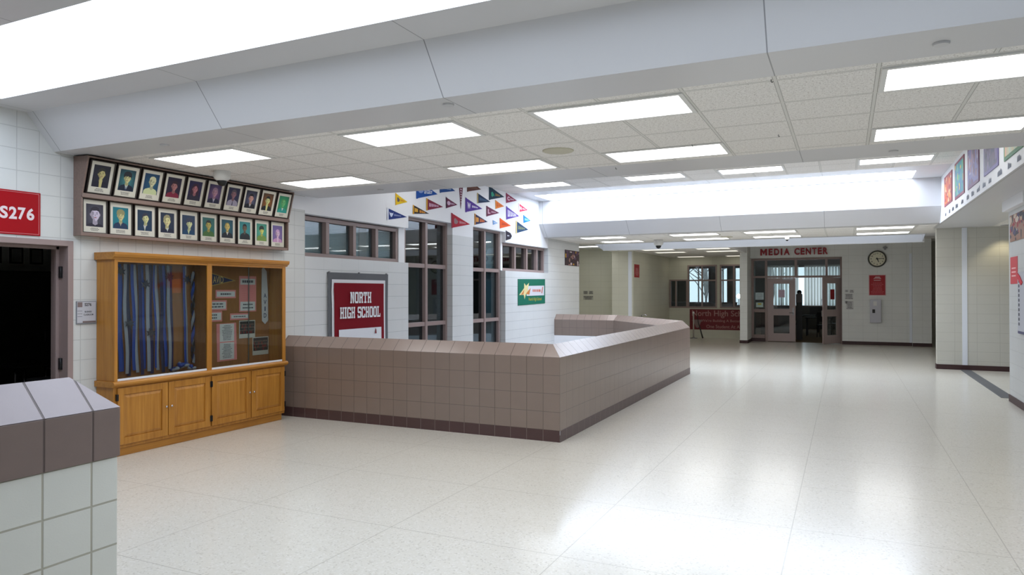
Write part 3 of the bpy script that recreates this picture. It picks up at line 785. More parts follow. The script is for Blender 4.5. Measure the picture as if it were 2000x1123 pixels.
_n.l.new(_n.p.outputs[0], _mx.inputs[1]); _n.l.new(_tl.outputs[0], _mx.inputs[2]); _n.l.new(_mx.outputs[0], _n.n['Material Output'].inputs[0])
def vblind(label, x0, x1, step, wd):
    mb = MB(); x = x0
    while x < x1:
        mb.face([(x, 35.9, 1.1), (x + wd * .8, 35.86, 1.1), (x + wd * .8, 35.86, 2.95), (x, 35.9, 2.95)]); x += step
    mb.box(x0, x1, 35.84, 35.92, 2.95, 3.02)
    mb.top('vertical_blind', M_VBL, label, 'blind', 'vertical blinds in the library')
vblind('vertical blind on the left half of the bright library window', -3.4, -2.0, .16, .14)
vblind('vertical blind on the right half of the bright library window', -1.75, -.2, .13, .14)
root = thing('tube_light', 'glowing tube light on the dark library ceiling seen through the transom', 'ceiling light', (-.95, 30, 3.2))
mb = MB(); mb.box(-1.65, -.75, 30.0, 30.25, 3.24, 3.3); mb.build('housing', M_DARKER, root)
mb = MB(); mb.box(-1.63, -.77, 30.02, 30.23, 3.225, 3.24); mb.build('diffuser', M_LAMPL, root)
root = thing('pedestal_sign', 'slim dark pedestal with grey panel and round black top inside the entrance', 'pedestal', (-1.53, 27.8, 0))
mb = MB(); mb.box(-1.63, -1.43, 27.75, 27.9, 0, 1.36); mb.build('post', M_BLACK, root)
mb = MB(); mb.prism([(-1.64, 1.36), (-1.42, 1.36), (-1.42, 1.66), (-1.5, 1.74), (-1.64, 1.66)], 0, .02); mb.v = [Vector((p.x, 27.74 + p.z, p.y)) for p in mb.v]; mb.build('panel', col((120, 112, 112)), root)
mb = MB(); mb.lathe([(.01, -.085), (.06, -.06), (.085, 0), (.06, .06), (.01, .085)], 0, 20, (-1.53, 27.85, 1.74)); mb.build('knob', M_BLACK, root)
def table(x, y, sx, sy, label):
    root = thing('library_table', label, 'table', (x, y, 0), 'tables in the library')
    mb = MB(); mb.box(x - sx, x + sx, y - sy, y + sy, .7, .74); mb.build('tabletop', M_DARKER, root, .006)
    for a in (-1, 1):
        for b in (-1, 1):
            mb = MB(); mb.box(x + a * (sx - .06) - .025, x + a * (sx - .06) + .025, y + b * (sy - .06) - .025, y + b * (sy - .06) + .025, 0, .7); mb.build('leg', M_BLACK, root)
table(-.95, 30.5, .5, .4, 'dark library table behind the open doorway'); table(-2.2, 31.5, .6, .4, 'dark library table behind the closed media center door')
table(-1.6, 33.2, .6, .4, 'dark library table farthest from the media center entrance')
def chair(x, y, rz, label):
    root = thing('library_chair', label, 'chair', (x, y, 0), 'chairs in the library'); M = Matrix.Translation((x, y, 0)) @ Matrix.Rotation(rz, 4, 'Z')
    mb = MB(M); mb.box(-.22, .22, -.22, .22, .44, .48); mb.build('seat', M_BLACK, root, .01)
    mb = MB(M); mb.box(-.2, .2, .18, .22, .6, .98); mb.build('backrest', M_BLACK, root, .01)
    for a in (-1, 1):
        for b in (-1, 1):
            mb = MB(M); mb.tube([(a * .2, b * .19, 0), (a * .19, b * .2, .98 if b > 0 else .45)], .012); mb.build('leg', M_BLACK, root)
chair(-.75, 29.6, 2.9, 'black chair nearest the open media center doorway'); chair(-.35, 31.2, 1.2, 'black chair at the right side of the library'); chair(-2.0, 30.6, 3.3, 'black chair seen through the closed door glass')
def monitor(x, y, z, label):
    root = thing('computer_monitor', label, 'monitor', (x, y, z), 'monitors in the library')
    mb = MB(); mb.box(x - .24, x + .24, y - .02, y + .02, z + .1, z + .42); mb.build('screen', M_BLACK, root, .008)
    mb = MB(); mb.box(x - .03, x + .03, y - .02, y + .02, z, z + .12); mb.box(x - .12, x + .12, y - .08, y + .08, z, z + .015); mb.build('stand', M_BLACK, root)
monitor(-1.05, 30.5, .742, 'black monitor on the table behind the open doorway'); monitor(-2.35, 31.5, .742, 'black monitor behind the closed door glass, left'); monitor(-1.95, 31.5, .742, 'black monitor behind the closed door glass, right')
root = thing('circulation_counter', 'long dark counter inside the library behind the entrance', 'counter', (-2.3, 29.2, 0))
mb = MB(); mb.box(-3.0, -1.9, 29.0, 29.5, 0, 1.08); mb.build('body', M_DARKER, root, .01); mb = MB(); mb.box(-3.05, -1.85, 28.95, 29.55, 1.08, 1.12); mb.build('worktop', M_BLACK, root, .006)
root = thing('bookcase', 'low dark bookcase behind the far back windows', 'bookcase', (-5.8, 31, 0))
mb = MB(); mb.box(-8, -4.2, 31, 31.4, 0, 1.28); mb.build('body', M_DARKER, root, .01)
mb = MB(); mb.box(-8.02, -4.18, 30.98, 31.42, 1.28, 1.31); mb.build('top', M_BLACK, root)
root = thing('desk_lamp', 'small round lamp glowing behind the right far window', 'lamp', (-3.9, 29.6, 0))
mb = MB(); mb.tube([(-3.9, 29.6, .02), (-3.9, 29.6, 1.5)], .015); mb.lathe([(.14, 0), (.14, .02)], 0, 16, (-3.9, 29.6, 0)); mb.build('stem', M_BLACK, root)
mb = MB(); mb.lathe([(.01, -.1), (.08, -.06), (.1, 0), (.08, .06), (.01, .1)], 0, 18, (-3.9, 29.6, 1.58)); mb.build('globe', emit('lamp_globe', (255, 255, 255), 3.5), root)
mb = MB(); mb.face([(-60, 36.2, -.6), (60, 36.2, -.6), (60, 140, -.6), (-60, 140, -.6)]); mb.struct('ground', pbr('snow', (225, 230, 238), .8))
for k, (x, y, lab) in enumerate(((-11.5, 55, 'bare tree outside the left far window'), (-9.2, 52, 'bare tree outside the right far window'), (-4.5, 50, 'bare tree outside the library window'))):
    root = thing('bare_tree', lab, 'tree', (x, y, -.6), 'bare trees outside')
    mb = MB(); mb.tube([(x, y, -.6), (x + .1, y, 2), (x - .1, y, 5), (x, y, 9)], [.22, .18, .13, .05]); mb.build('trunk', pbr('grey_bark', (120, 116, 116), .9), root)
    rr = random.Random(k)
    mb = MB()
    for i in range(26):
        z = rr.uniform(1.2, 8); a = rr.uniform(0, 6.28); L = rr.uniform(1, 2.6)
        p = Vector((x, y, z)); q = p + Vector((math.cos(a) * L, math.sin(a) * L, L * .6)); mb.tube([p, (p + q) / 2 + Vector((0, 0, .12)), q], [.05, .035, .012], 0, 6)
    mb.build('branches', pbr('grey_bark', (120, 116, 116), .9), root)

# ------------------------------------------------------------------ ceiling lights
M_PANELB = emit('dim_diffuser', (255, 250, 236), .95)  # emission lowered so the back area stays dim
def ceiling_light(x, y, z, label, group, w_=1.22, d_=.6, pm=None):
    root = thing('ceiling_light', label, 'ceiling light', (x, y, z), group); a, b = w_ / 2, d_ / 2; f = .035
    mb = MB()
    for q in ((-a, a, -b, -b + f), (-a, a, b - f, b), (-a, -a + f, -b + f, b - f), (a - f, a, -b + f, b - f)):
        mb.box(x + q[0], x + q[1], y + q[2], y + q[3], z - .012, z + .03)
    mb.build('frame', pbr('white_enamel', (222, 222, 220), .4), root)
    mb = MB(); mb.face([(x - a + f, y - b + f, z - .004), (x - a + f, y + b - f, z - .004), (x + a - f, y + b - f, z - .004), (x + a - f, y - b + f, z - .004)]); mb.build('diffuser', pm or M_PANEL, root)
XL = (-6.11, -3.575, -1.67, .83)
rows = ((10.7, 4.16, 'the row above the stairwell', XL), (5.39, ZC, 'the row nearest the camera', XL), (7.25, ZC, 'the second row, before the soffit', XL), (14.45, 4.16, 'the row high up before the far skylight', XL),
        (18.15, 3.23, 'the row just past the far skylight', (-5.9, -3.48, -1.66, .82)), (19.75, 3.23, 'the second row past the far skylight', (-5.85, -3.46, -1.63, .84)))
side = ('leftmost', 'second from left', 'third from left', 'rightmost')
for y, z, lab, xs in rows:
    for k, x in enumerate(xs):
        ceiling_light(x, y, z, '%s flat fluorescent panel in %s' % (side[k], lab), 'ceiling lights in ' + lab)
for x, y, lab in ((-5.34, 22.0, 'left panel of the first row over the far back windows'), (-3.67, 22.1, 'right panel of the first row over the far back windows'), (-5.32, 23.65, 'left panel of the second row over the far back windows'), (-3.64, 23.65, 'right panel of the second row over the far back windows'), (-5.31, 27.0, 'left panel of the row closest to the far back windows'), (-3.5, 27.0, 'right panel of the row closest to the far back windows')):
    ceiling_light(x, y, 3.098, lab, 'ceiling lights over the back windows', 1.05, .6, M_PANELB)
ceiling_light(-7.5, 21.6, 3.238, 'single panel at the far left over the recess', None, .9, .5)
def skylight(x0, x1, y0, y1, z, label, h=.12, gm=None):
    root = thing('skylight', label, 'skylight', ((x0 + x1) / 2, (y0 + y1) / 2, z), 'strip skylights')
    mb = MB(); t = .01
    mb.box(x0 - t, x0, y0 - t, y1 + t, z, z + h); mb.box(x1, x1 + t, y0 - t, y1 + t, z, z + h); mb.box(x0, x1, y0 - t, y0, z, z + h); mb.box(x0, x1, y1, y1 + t, z, z + h)
    mb.build('curb', M_DRY, root)
    mb = MB(); mb.face([(x0, y0, z + h), (x0, y1, z + h), (x1, y1, z + h), (x1, y0, z + h)]); mb.build('glazing', gm or M_SKY, root)
skylight(-7.03, 1.35, 2.76, 3.81, 3.556, 'long glowing skylight strip across the top left, nearest the camera', .12, emit('skylight_glazing_near', (226, 238, 255), 5.2))
skylight(-6.98, 1.28, 15.95, 17.05, 4.165, 'glowing skylight strip across the middle above the pennant wall end')
skylight(-6.9, 1.75, 20.85, 21.4, 3.905, 'farthest skylight strip in front of the media center', .12, emit('skylight_glazing_far', (226, 238, 255), 1.3))
# downlight in the alcove that scallops the wall
root = thing('recessed_downlight', 'recessed warm downlight in the side alcove ceiling', 'downlight', (3.15, 18.3, 3.15))
mb = MB(); mb.lathe([(.1, .05), (.1, .06), (.075, .062), (.07, .05)], 0, 20, (3.15, 18.3, 3.15)); mb.build('trim_ring', M_WHITE, root)
ld = bpy.data.lights.new('downlight_beam', 'SPOT'); ld.energy = 16; ld.color = (1.0, .86, .55); ld.spot_size = math.radians(100); ld.spot_blend = .5; ld.shadow_soft_size = .06
lo = bpy.data.objects.new('downlight_beam', ld); SC.collection.objects.link(lo); lo.parent = root; lo.location = (0, 0, .02)
# ceiling fittings
def camera_dome(x, y, z, label, k=1.0):
    root = thing('security_camera', label, 'security camera', (x, y, z), None)
    mb = MB(); mb.lathe([(.095 * k, 0), (.098 * k, -.06 * k), (.09 * k, -.09 * k), (.06 * k, -.115 * k)], 0, 28, (x, y, z)); mb.build('housing', pbr('white_plastic', (208, 208, 206), .4), root)
    mb = MB(); mb.lathe([(.055 * k, -.112 * k), (.055 * k, -.135 * k), (.04 * k, -.165 * k), (.01 * k, -.178 * k)], 0, 24, (x, y, z)); mb.build('lens_dome', M_BLACK, root)
camera_dome(-6.7, 6.05, ZC, 'white dome security camera hanging in front of the portrait rack')
camera_dome(-4.75, 19.6, 3.222, 'grey dome security camera on the far ceiling past the middle skylight', 1.35)
camera_dome(-1.4, 20.05, 3.222, 'small tan detector on the far ceiling in front of the media center', .6)
def speaker(x, y, z, label):
    mb = MB(); mb.lathe([(.16, 0), (.16, -.008), (.145, -.014), (.05, -.016)], 0, 32, (x, y, z)); mb.top('ceiling_speaker', pbr('cream_grille', (196, 192, 172), .6), label, 'ceiling speaker')
speaker(-2.64, 6.65, ZC + .002, 'round cream ceiling speaker between the first two rows of lights'); speaker(-2.85, 19.3, 3.23, 'round cream ceiling speaker on the far ceiling past the middle skylight')
for x, y, lab in ((-2.745, 4.64, 'middle round sprinkler cover on the near soffit'), (.507, 4.73, 'right round sprinkler cover on the near soffit'), (-6.0, 4.72, 'left round sprinkler cover on the near soffit'), (-5.9, 8.1, 'left round sprinkler cover on the second soffit'), (.45, 8.15, 'right round sprinkler cover on the second soffit')):
    mb = MB(); mb.lathe([(.045, 0), (.045, -.009), (.04, -.014)], 0, 24, (x, y, ZC)); mb.top('sprinkler_cover', col((198, 198, 200), .3), lab, 'sprinkler cover', 'sprinkler covers')
def hook(px, py, lab):
    mb = MB(); mb.tube([(px, py, ZC + .002), (px, py, ZC - .014), (px + .006, py, ZC - .022), (px + .012, py, ZC - .014)], .003, 0, 6); mb.top('ceiling_hook', M_BLACK, lab, 'hook', 'small ceiling hooks')
hook(-1.35, 6.95, 'small dark hook left of the third light of the second row'); hook(-.55, 6.85, 'small dark hook right of the third light of the second row'); hook(-.45, 5.05, 'small dark hook by the soffit left of the right nearest light'); hook(-2.4, 7.85, 'small dark hook on the second soffit under the third light')

# ------------------------------------------------------------------ oak display case
CX = -7.03
case = thing('display_case', 'golden oak display case with glass front and four cabinet doors below', 'display case', (-7.18, 6.185, 0))
Y0, Y1 = 4.925, 7.452
mb = MB(); mb.box(XW + .004, -7.075, Y0 + .06, Y1 - .03, 0, .09); mb.build('plinth', M_OAKH, case, .003)
mb = MB(); mb.box(XW + .004, -7.05, Y0, Y1, .09, .76); mb.build('lower_cabinet', M_OAK, case, .003)
mb = MB(); mb.sweep([(XW + .004, .752), (-7.03, .752), (-7.012, .765), (-7.0, .775), (-7.0, .795), (-7.012, .808), (-7.03, .815), (XW + .004, .815)], Y0 - .025, Y1 + .025); mb.build('waist_moulding', M_OAKH, case, .004)
mb = MB(); mb.sweep([(XW + .004, 2.12), (-7.028, 2.12), (-7.015, 2.14), (-6.995, 2.15), (-6.985, 2.175), (-6.985, 2.2), (XW + .004, 2.2)], Y0 - .03, Y1 + .03); mb.build('crown_moulding', M_OAKH, case, .003)
for a, b in ((Y0, Y0 + .022), (Y1 - .022, Y1)):
    mb = MB(); mb.box(XW + .004, -7.056, a, b, .815, 2.12); mb.build('side_panel', M_OAK, case, .002)
mb = MB(); mb.box(XW + .004, -7.31, Y0 + .022, Y1 - .022, .815, 2.12); mb.build('back_panel', M_BACK, case)
mb = MB(); mb.box(-7.31, -7.055, 6.15, 6.175, .815, 2.12); mb.build('partition', M_BACK, case)
for a, b in ((Y0, 4.962), (6.128, 6.197), (7.394, Y1)):
    mb = MB(); mb.box(-7.055, CX, a, b, .815, 2.12); mb.build('stile', M_OAK, case, .002)
for a, b in ((4.962, 6.128), (6.197, 7.394)):
    mb = MB(); mb.box(-7.052, CX - .004, a, b, 2.095, 2.12); mb.build('top_rail', M_OAKH, case, .002)
    mb = MB(); mb.box(-7.058, CX - .006, a, b, .815, .838); mb.build('sliding_track', M_ALU, case, .002)
for a, b, x in ((4.955, 5.6, -7.049), (5.57, 6.14, -7.042), (6.19, 6.82, -7.049), (6.79, 7.4, -7.042)):
    mb = MB(); mb.box(x - .002, x + .002, a, b, .832, 2.1); mb.build('glass_pane', M_GLASS, case)
mb = MB(); mb.box(-7.046, -7.039, 6.788, 6.796, .835, 2.1); mb.build('glass_edge', pbr('dark_glass_edge', (46, 56, 54), .3), case)
doors = ((4.965, 5.582, 'r'), (5.592, 6.178, 'l'), (6.202, 6.825, 'r'), (6.838, 7.436, 'l'))
for a, b, kn in doors:
    Fd = frame((-7.05, 0, 0), (0, 1, 0)); z0, z1 = .125, .738; s_ = .075
    mb = MB(Fd)
    mb.box(a, a + s_, z0, z1, .001, .02); mb.box(b - s_, b, z0, z1, .001, .02); mb.box(a + s_, b - s_, z1 - s_, z1, .001, .02); mb.box(a + s_, b - s_, z0, z0 + s_, .001, .02)
    d = mb.build('door', M_OAK, case, .004)
    mb = MB(Fd); u0, u1, v0, v1 = a + s_, b - s_, z0 + s_, z1 - s_; q = .035
    mb.add([(u0, v0, .006), (u1, v0, .006), (u1, v1, .006), (u0, v1, .006), (u0 + q, v0 + q, .019), (u1 - q, v0 + q, .019), (u1 - q, v1 - q, .019), (u0 + q, v1 - q, .019)],
           [(0, 1, 5, 4), (1, 2, 6, 5), (2, 3, 7, 6), (3, 0, 4, 7), (4, 5, 6, 7)]); mb.build('raised_panel', M_OAK, case).parent = d
    uk = b - .03 if kn == 'r' else a + .03
    mb = MB(Matrix.Translation((-7.03, uk, .46)) @ Matrix.Rotation(math.pi / 2, 4, 'Y')); mb.lathe([(.006, 0), (.006, .008), (.013, .014), (.014, .02), (.008, .025)], 0, 16); mb.build('knob', M_CHROME, case).parent = d
    uh = a - .004 if kn == 'r' else b + .004
    for zz in (.22, .64):
        mb = MB(); mb.box(-7.05, -7.026, uh - .011, uh + .011, zz - .035, zz + .035); mb.build('hinge', M_BLACK, case).parent = d

# things inside the display case (pinned on the back board)
FC = frame((-7.31, 0, 0), (0, 1, 0))
C_BL, C_NV, C_SV, C_DK = (14, 62, 150), (24, 28, 80), (150, 152, 162), (14, 24, 64)
strm = [(5.125, 5.19, C_BL, 'blue'), (5.195, 5.238, C_SV, 'silver'), (5.24, 5.288, C_DK, 'navy'), (5.29, 5.332, C_BL, 'blue'), (5.334, 5.377, C_SV, 'silver'), (5.38, 5.425, C_NV, 'navy'), (5.427, 5.466, C_BL, 'blue'), (5.47, 5.518, C_SV, 'silver'),
        (5.522, 5.57, C_NV, 'navy'), (5.572, 5.6, C_BL, 'blue'), (5.603, 5.648, C_SV, 'silver'), (5.652, 5.7, C_DK, 'navy'), (5.703, 5.748, C_BL, 'blue'), (5.75, 5.795, C_SV, 'silver'), (5.798, 5.84, C_NV, 'navy'), (5.975, 6.01, C_BL, 'blue'), (6.012, 6.045, C_SV, 'silver')]
cnt = {}
for i, (a, b, c, nm) in enumerate(strm):
    cnt[nm] = cnt.get(nm, 0) + 1
    mb = MB(FC); n = 16; vs = []
    for k in range(n + 1):
        t = k / n; v = 2.085 - t * (1.2 + .03 * ((i * 7) % 3)); sh = .035 * t + .006 * math.sin(t * 9 + i); wv = (.01, .028)[i % 2] + .006 * math.sin(t * 7 + i * 1.7)
        vs += [(a + sh, v, wv + .004), ((a + b) / 2 + sh, v, wv + .009), (b + sh, v, wv)]
    fs = []
    for k in range(n):
        fs += [(3 * k, 3 * k + 3, 3 * k + 4, 3 * k + 1), (3 * k + 1, 3 * k + 4, 3 * k + 5, 3 * k + 2)]
    mb.add(vs, fs, 0, True)
    mb.top('paper_streamer', pbr('crepe_' + nm + str(c[2]), c, .5), 'hanging %s streamer in the case, %s %s one from the left' % (nm, ORD[cnt[nm] - 1], nm), 'streamer', 'streamers in the display case')
for nm, c, ph in (('blue', C_BL, 0), ('silver', C_SV, 2.1), ('black', (16, 18, 30), 4.2)):
    mb = MB(FC); n = 60; vs = []
    for k in range(n + 1):
        t = k / n; v = 2.02 - t * 1.12; a = t * 13 + ph
        u = 6.115 + .01 * math.cos(a) + .008 * t; wv = .04 + .026 * math.sin(a)
        du = .013 * math.cos(a + 1.2); dw = .03 * math.sin(a + 1.2)
        vs += [(u - du, v - .01, wv - dw * .5), (u + du, v + .01, wv + dw * .5)]
    mb.add(vs, [(2 * k, 2 * k + 2, 2 * k + 3, 2 * k + 1) for k in range(n)], 0, True)
    mb.top('twisted_streamer', pbr('crepe_' + nm + 'tw', c, .45), 'twisted %s streamer braided at the right edge of the left pane' % nm, 'streamer', 'streamers in the display case')
leaf_pts = [(0, -.5), (.1, -.15), (.45, -.3), (.3, -.02), (.5, .2), (.2, .15), (.15, .5), (0, .25), (-.2, .5), (-.18, .15), (-.5, .22), (-.3, -.02), (-.42, -.3), (-.1, -.15)]
for k, (u, v, lb) in enumerate(((5.16, 2.0, 'top left corner'), (5.47, 1.86, 'upper middle'), (5.27, 1.42, 'lower left'), (5.54, 1.3, 'lower middle'), (5.78, 1.95, 'upper right of middle'), (6.03, 1.92, 'top right'))):
    mb = MB(FC); mb.prism([(u + x * .12, v + y * .11) for x, y in leaf_pts], .045, .05); mb.top('paper_leaf', col((34, 38, 52)), 'dark leaf shaped cutout on the streamers, ' + lb, 'cutout', 'dark leaf cutouts in the display case')
sheet('orange_card', FC, 5.85, 5.98, 1.76, 1.93, [col((190, 100, 30))], 'plain orange card on the board between the streamers', 'card')
root = thing('ribbon_heap', 'blue and silver ribbon piled at the bottom of the display case', 'ribbon', (-7.2, 5.93, .817))
for nm, c, s0 in (('blue', C_BL, 3), ('silver', C_SV, 8)):
    rr = random.Random(s0); pts = [(-7.2 + rr.uniform(-.07, .06), 5.78 + .28 * k / 13 + rr.uniform(-.03, .03), .83 + rr.uniform(0, .075) * math.sin(3.1 * (k + .5) / 14)) for k in range(14)]
    pts = [(p[0], p[1], p[2] + .012) for p in pts]
    sm = []
    for p, q in zip(pts, pts[1:]):
        sm += [tuple(p[j] + (q[j] - p[j]) * t for j in range(3)) for t in (0, .33, .66)]
    mb = MB(); mb.tube(sm, .018, 0, 8); mb.build(nm + '_ribbon', pbr('ribbon_' + nm, c, .4), root)
PK, WT, INK = col((226, 138, 134)), col((214, 214, 212)), col((70, 72, 84))
def note(u0, u1, v0, v1, label, mat_=WT, n=2, seed=3, pink=False, name='posted_note'):
    mb = MB(FC)
    if pink:
        mb.prism([(u0 - .018, v0 - .02), (u1 + .018, v0 - .02), (u1 + .018, v1 + .02), (u0 - .018, v1 + .02)], .001, .003, 2)
    mb.prism([(u0, v0), (u1, v0), (u1, v1), (u0, v1)], .003, .005, 0); lines(mb, u0 + .02, u1 - .02, v0 + .01, v1 - .01, n, .006, 1, seed, .45)
    mb.top(name, [mat_, INK, PK], label, 'paper', 'papers pinned in the display case')
note(6.515, 6.81, 1.71, 1.778, 'white strip of print under the navy pennant in the case', n=1, pink=True)
note(6.22, 6.66, 1.552, 1.645, 'white strip cut off by the center stile of the case', n=2, seed=6, pink=True)
note(6.24, 6.585, 1.41, 1.505, 'white note on pink card at the left edge of the right pane', n=2, seed=8, pink=True)
note(6.75, 7.04, 1.42, 1.468, 'narrow white strip below the tall pink sheet in the case', n=1, seed=10, pink=True)
mb = MB(FC); mb.prism([(6.885, 1.505), (7.185, 1.505), (7.185, 1.985), (6.885, 1.985)], .001, .003, 0)
mb.poly([(6.905, 1.87), (7.165, 1.87), (7.165, 1.95), (6.905, 1.95)], .004, 1); lines(mb, 6.92, 7.15, 1.885, 1.94, 1, .005, 2, 5, .6)
mb.poly([(6.905, 1.52), (7.165, 1.52), (7.165, 1.64), (6.905, 1.64)], .004, 1); lines(mb, 6.93, 7.14, 1.535, 1.625, 2, .005, 2, 12, .4)
lines(mb, 6.91, 7.16, 1.66, 1.86, 8, .004, 3, 14, .2)
mb.top('poster_sheet', [PK, WT, INK, col((206, 112, 110))], 'tall pink sheet with white header in the display case', 'paper', 'papers pinned in the display case')
mb = MB(FC); mb.prism([(6.525, .87), (6.85, .875), (6.835, 1.365), (6.51, 1.36)], .001, .003, 0)
for v0, v1, sd in ((1.125, 1.355, 31), (.89, 1.11, 32)):
    mb.poly([(6.565, v0), (6.8, v0), (6.8, v1), (6.565, v1)], .004, 1); lines(mb, 6.6, 6.77, v0 + .015, v1 - .015, 10, .005, 2, sd, .4)
mb.top('list_sheet', [PK, WT, INK], 'two white name lists on one pink sheet low in the case', 'paper', 'papers pinned in the display case')
def photo(u0, u1, v0, v1, label, sd):
    rr = random.Random(sd); mb = MB(FC); mb.prism([(u0, v0), (u1, v0), (u1, v1), (u0, v1)], .001, .004, 0)
    a, b, c, d = u0 + .012, u1 - .012, v0 + (v1 - v0) * .24, v1 - .012
    mb.poly([(a, c), (b, c), (b, d), (a, d)], .005, 1)
    for r_ in range(3):
        for k in range(9):
            x = a + .014 + (b - a - .028) * (k + .5 * (r_ % 2)) / 8.6; y = c + .02 + r_ * (d - c) * .24
            mb.ell(x, y, .013, .018, .006 + .0005 * r_, 2 + rr.randrange(3), 10); mb.ell(x, y + .026, .007, .009, .0063 + .0005 * r_, 5, 8)
    mb.top('group_photograph', [col((196, 194, 184)), col((26, 30, 30)), col((58, 54, 56)), col((40, 50, 44)), col((120, 44, 40)), col((150, 122, 104))], label, 'photograph', 'photographs in the display case')
photo(6.885, 7.165, 1.15, 1.388, 'group photograph touching the sliding glass edge, upper of the two', 5); photo(7.12, 7.41, .905, 1.152, 'group photograph at lower right of the case, lower of the two', 9)
root = thing('pennant', 'navy pennant reading AVID inside the display case', 'pennant', (-7.31, 6.45, 1.85))
mb = MB(FC); mb.prism([(6.2, 1.8), (6.835, 1.922), (6.2, 2.07)], .001, .003); mb.build('border', col((170, 140, 70)), root)
mb = MB(FC); mb.prism([(6.2, 1.815), (6.79, 1.924), (6.2, 2.055)], .003, .005); mb.build('felt', col((22, 30, 80)), root)
mb = MB(FC); text(mb, 'AVID', 6.455, 6.62, 1.885, 1.975, .006, 0, .01); mb.build('lettering', col((210, 180, 110)), root)
root = thing('satin_sash', 'white satin sash with vertical letters AVID in the case', 'sash', (-7.31, 7.33, 1.325))
mb = MB(FC); mb.prism([(7.345, 1.325), (7.4, 1.375), (7.395, 1.75), (7.372, 2.06), (7.31, 2.115), (7.285, 2.08), (7.28, 1.7), (7.29, 1.37)], .002, .008); mb.build('cloth', col((206, 208, 214), .35), root)
for k, c in enumerate('AVID'):
    mb = MB(FC); v = 1.69 - k * .092; w_ = .02 if c == 'I' else .05
    text(mb, c, 7.342 - w_ / 2, 7.342 + w_ / 2, v, v + .062, .009, 0, .02); mb.build('letter', col((24, 50, 92)), root)

# ------------------------------------------------------------------ portrait rack and the twenty portraits
rack = thing('portrait_rack', 'two tier brown wall rack holding rows of framed portraits', 'rack', (-7.25, 6.2, 2.36))
M_RACK = wood('brown_stained_wood', (118, 98, 90), (136, 114, 104), 1, .45)
RY0, RY1 = 4.672, 7.69
mb = MB(); mb.box(XW + .003, -7.275, RY0, RY1, 2.375, 3.195); mb.build('backboard', M_RACK, rack)
mb = MB(); mb.box(-7.275, -7.205, RY0, RY1, 2.365, 2.4); mb.build('bottom_ledge', M_RACK, rack, .003)
mb = MB(); mb.box(-7.275, -7.19, RY0, RY1, 2.765, 2.792); mb.box(-7.205, -7.18, RY0, RY1, 2.765, 2.81); mb.build('middle_ledge', M_RACK, rack, .003)
mb = MB(); mb.sweep([(-7.275, 3.17), (-7.105, 3.176), (-7.1, 3.192), (-7.275, 3.198)], RY0, RY1); mb.build('top_rail', M_RACK, rack, .002)
for a, b in ((RY0 - .002, RY0 + .018), (RY1 - .018, RY1 + .002)):
    mb = MB(); mb.sweep([(XW + .003, 2.365), (-7.2, 2.365), (-7.2, 2.78), (-7.09, 3.19), (XW + .003, 3.2)], a, b); mb.build('end_cheek', M_RACK, rack, .002)
mb = MB(); mb.box(-7.275, -7.272, RY0 + .02, RY1 - .02, 2.4, 2.765); mb.build('lining', col((36, 28, 28)), rack)
mb = MB(); mb.sweep([(-7.275, 2.815), (-7.225, 2.815), (-7.135, 3.148), (-7.275, 3.148)], RY0 + .02, RY1 - .02); mb.build('lining', col((36, 28, 28)), rack)
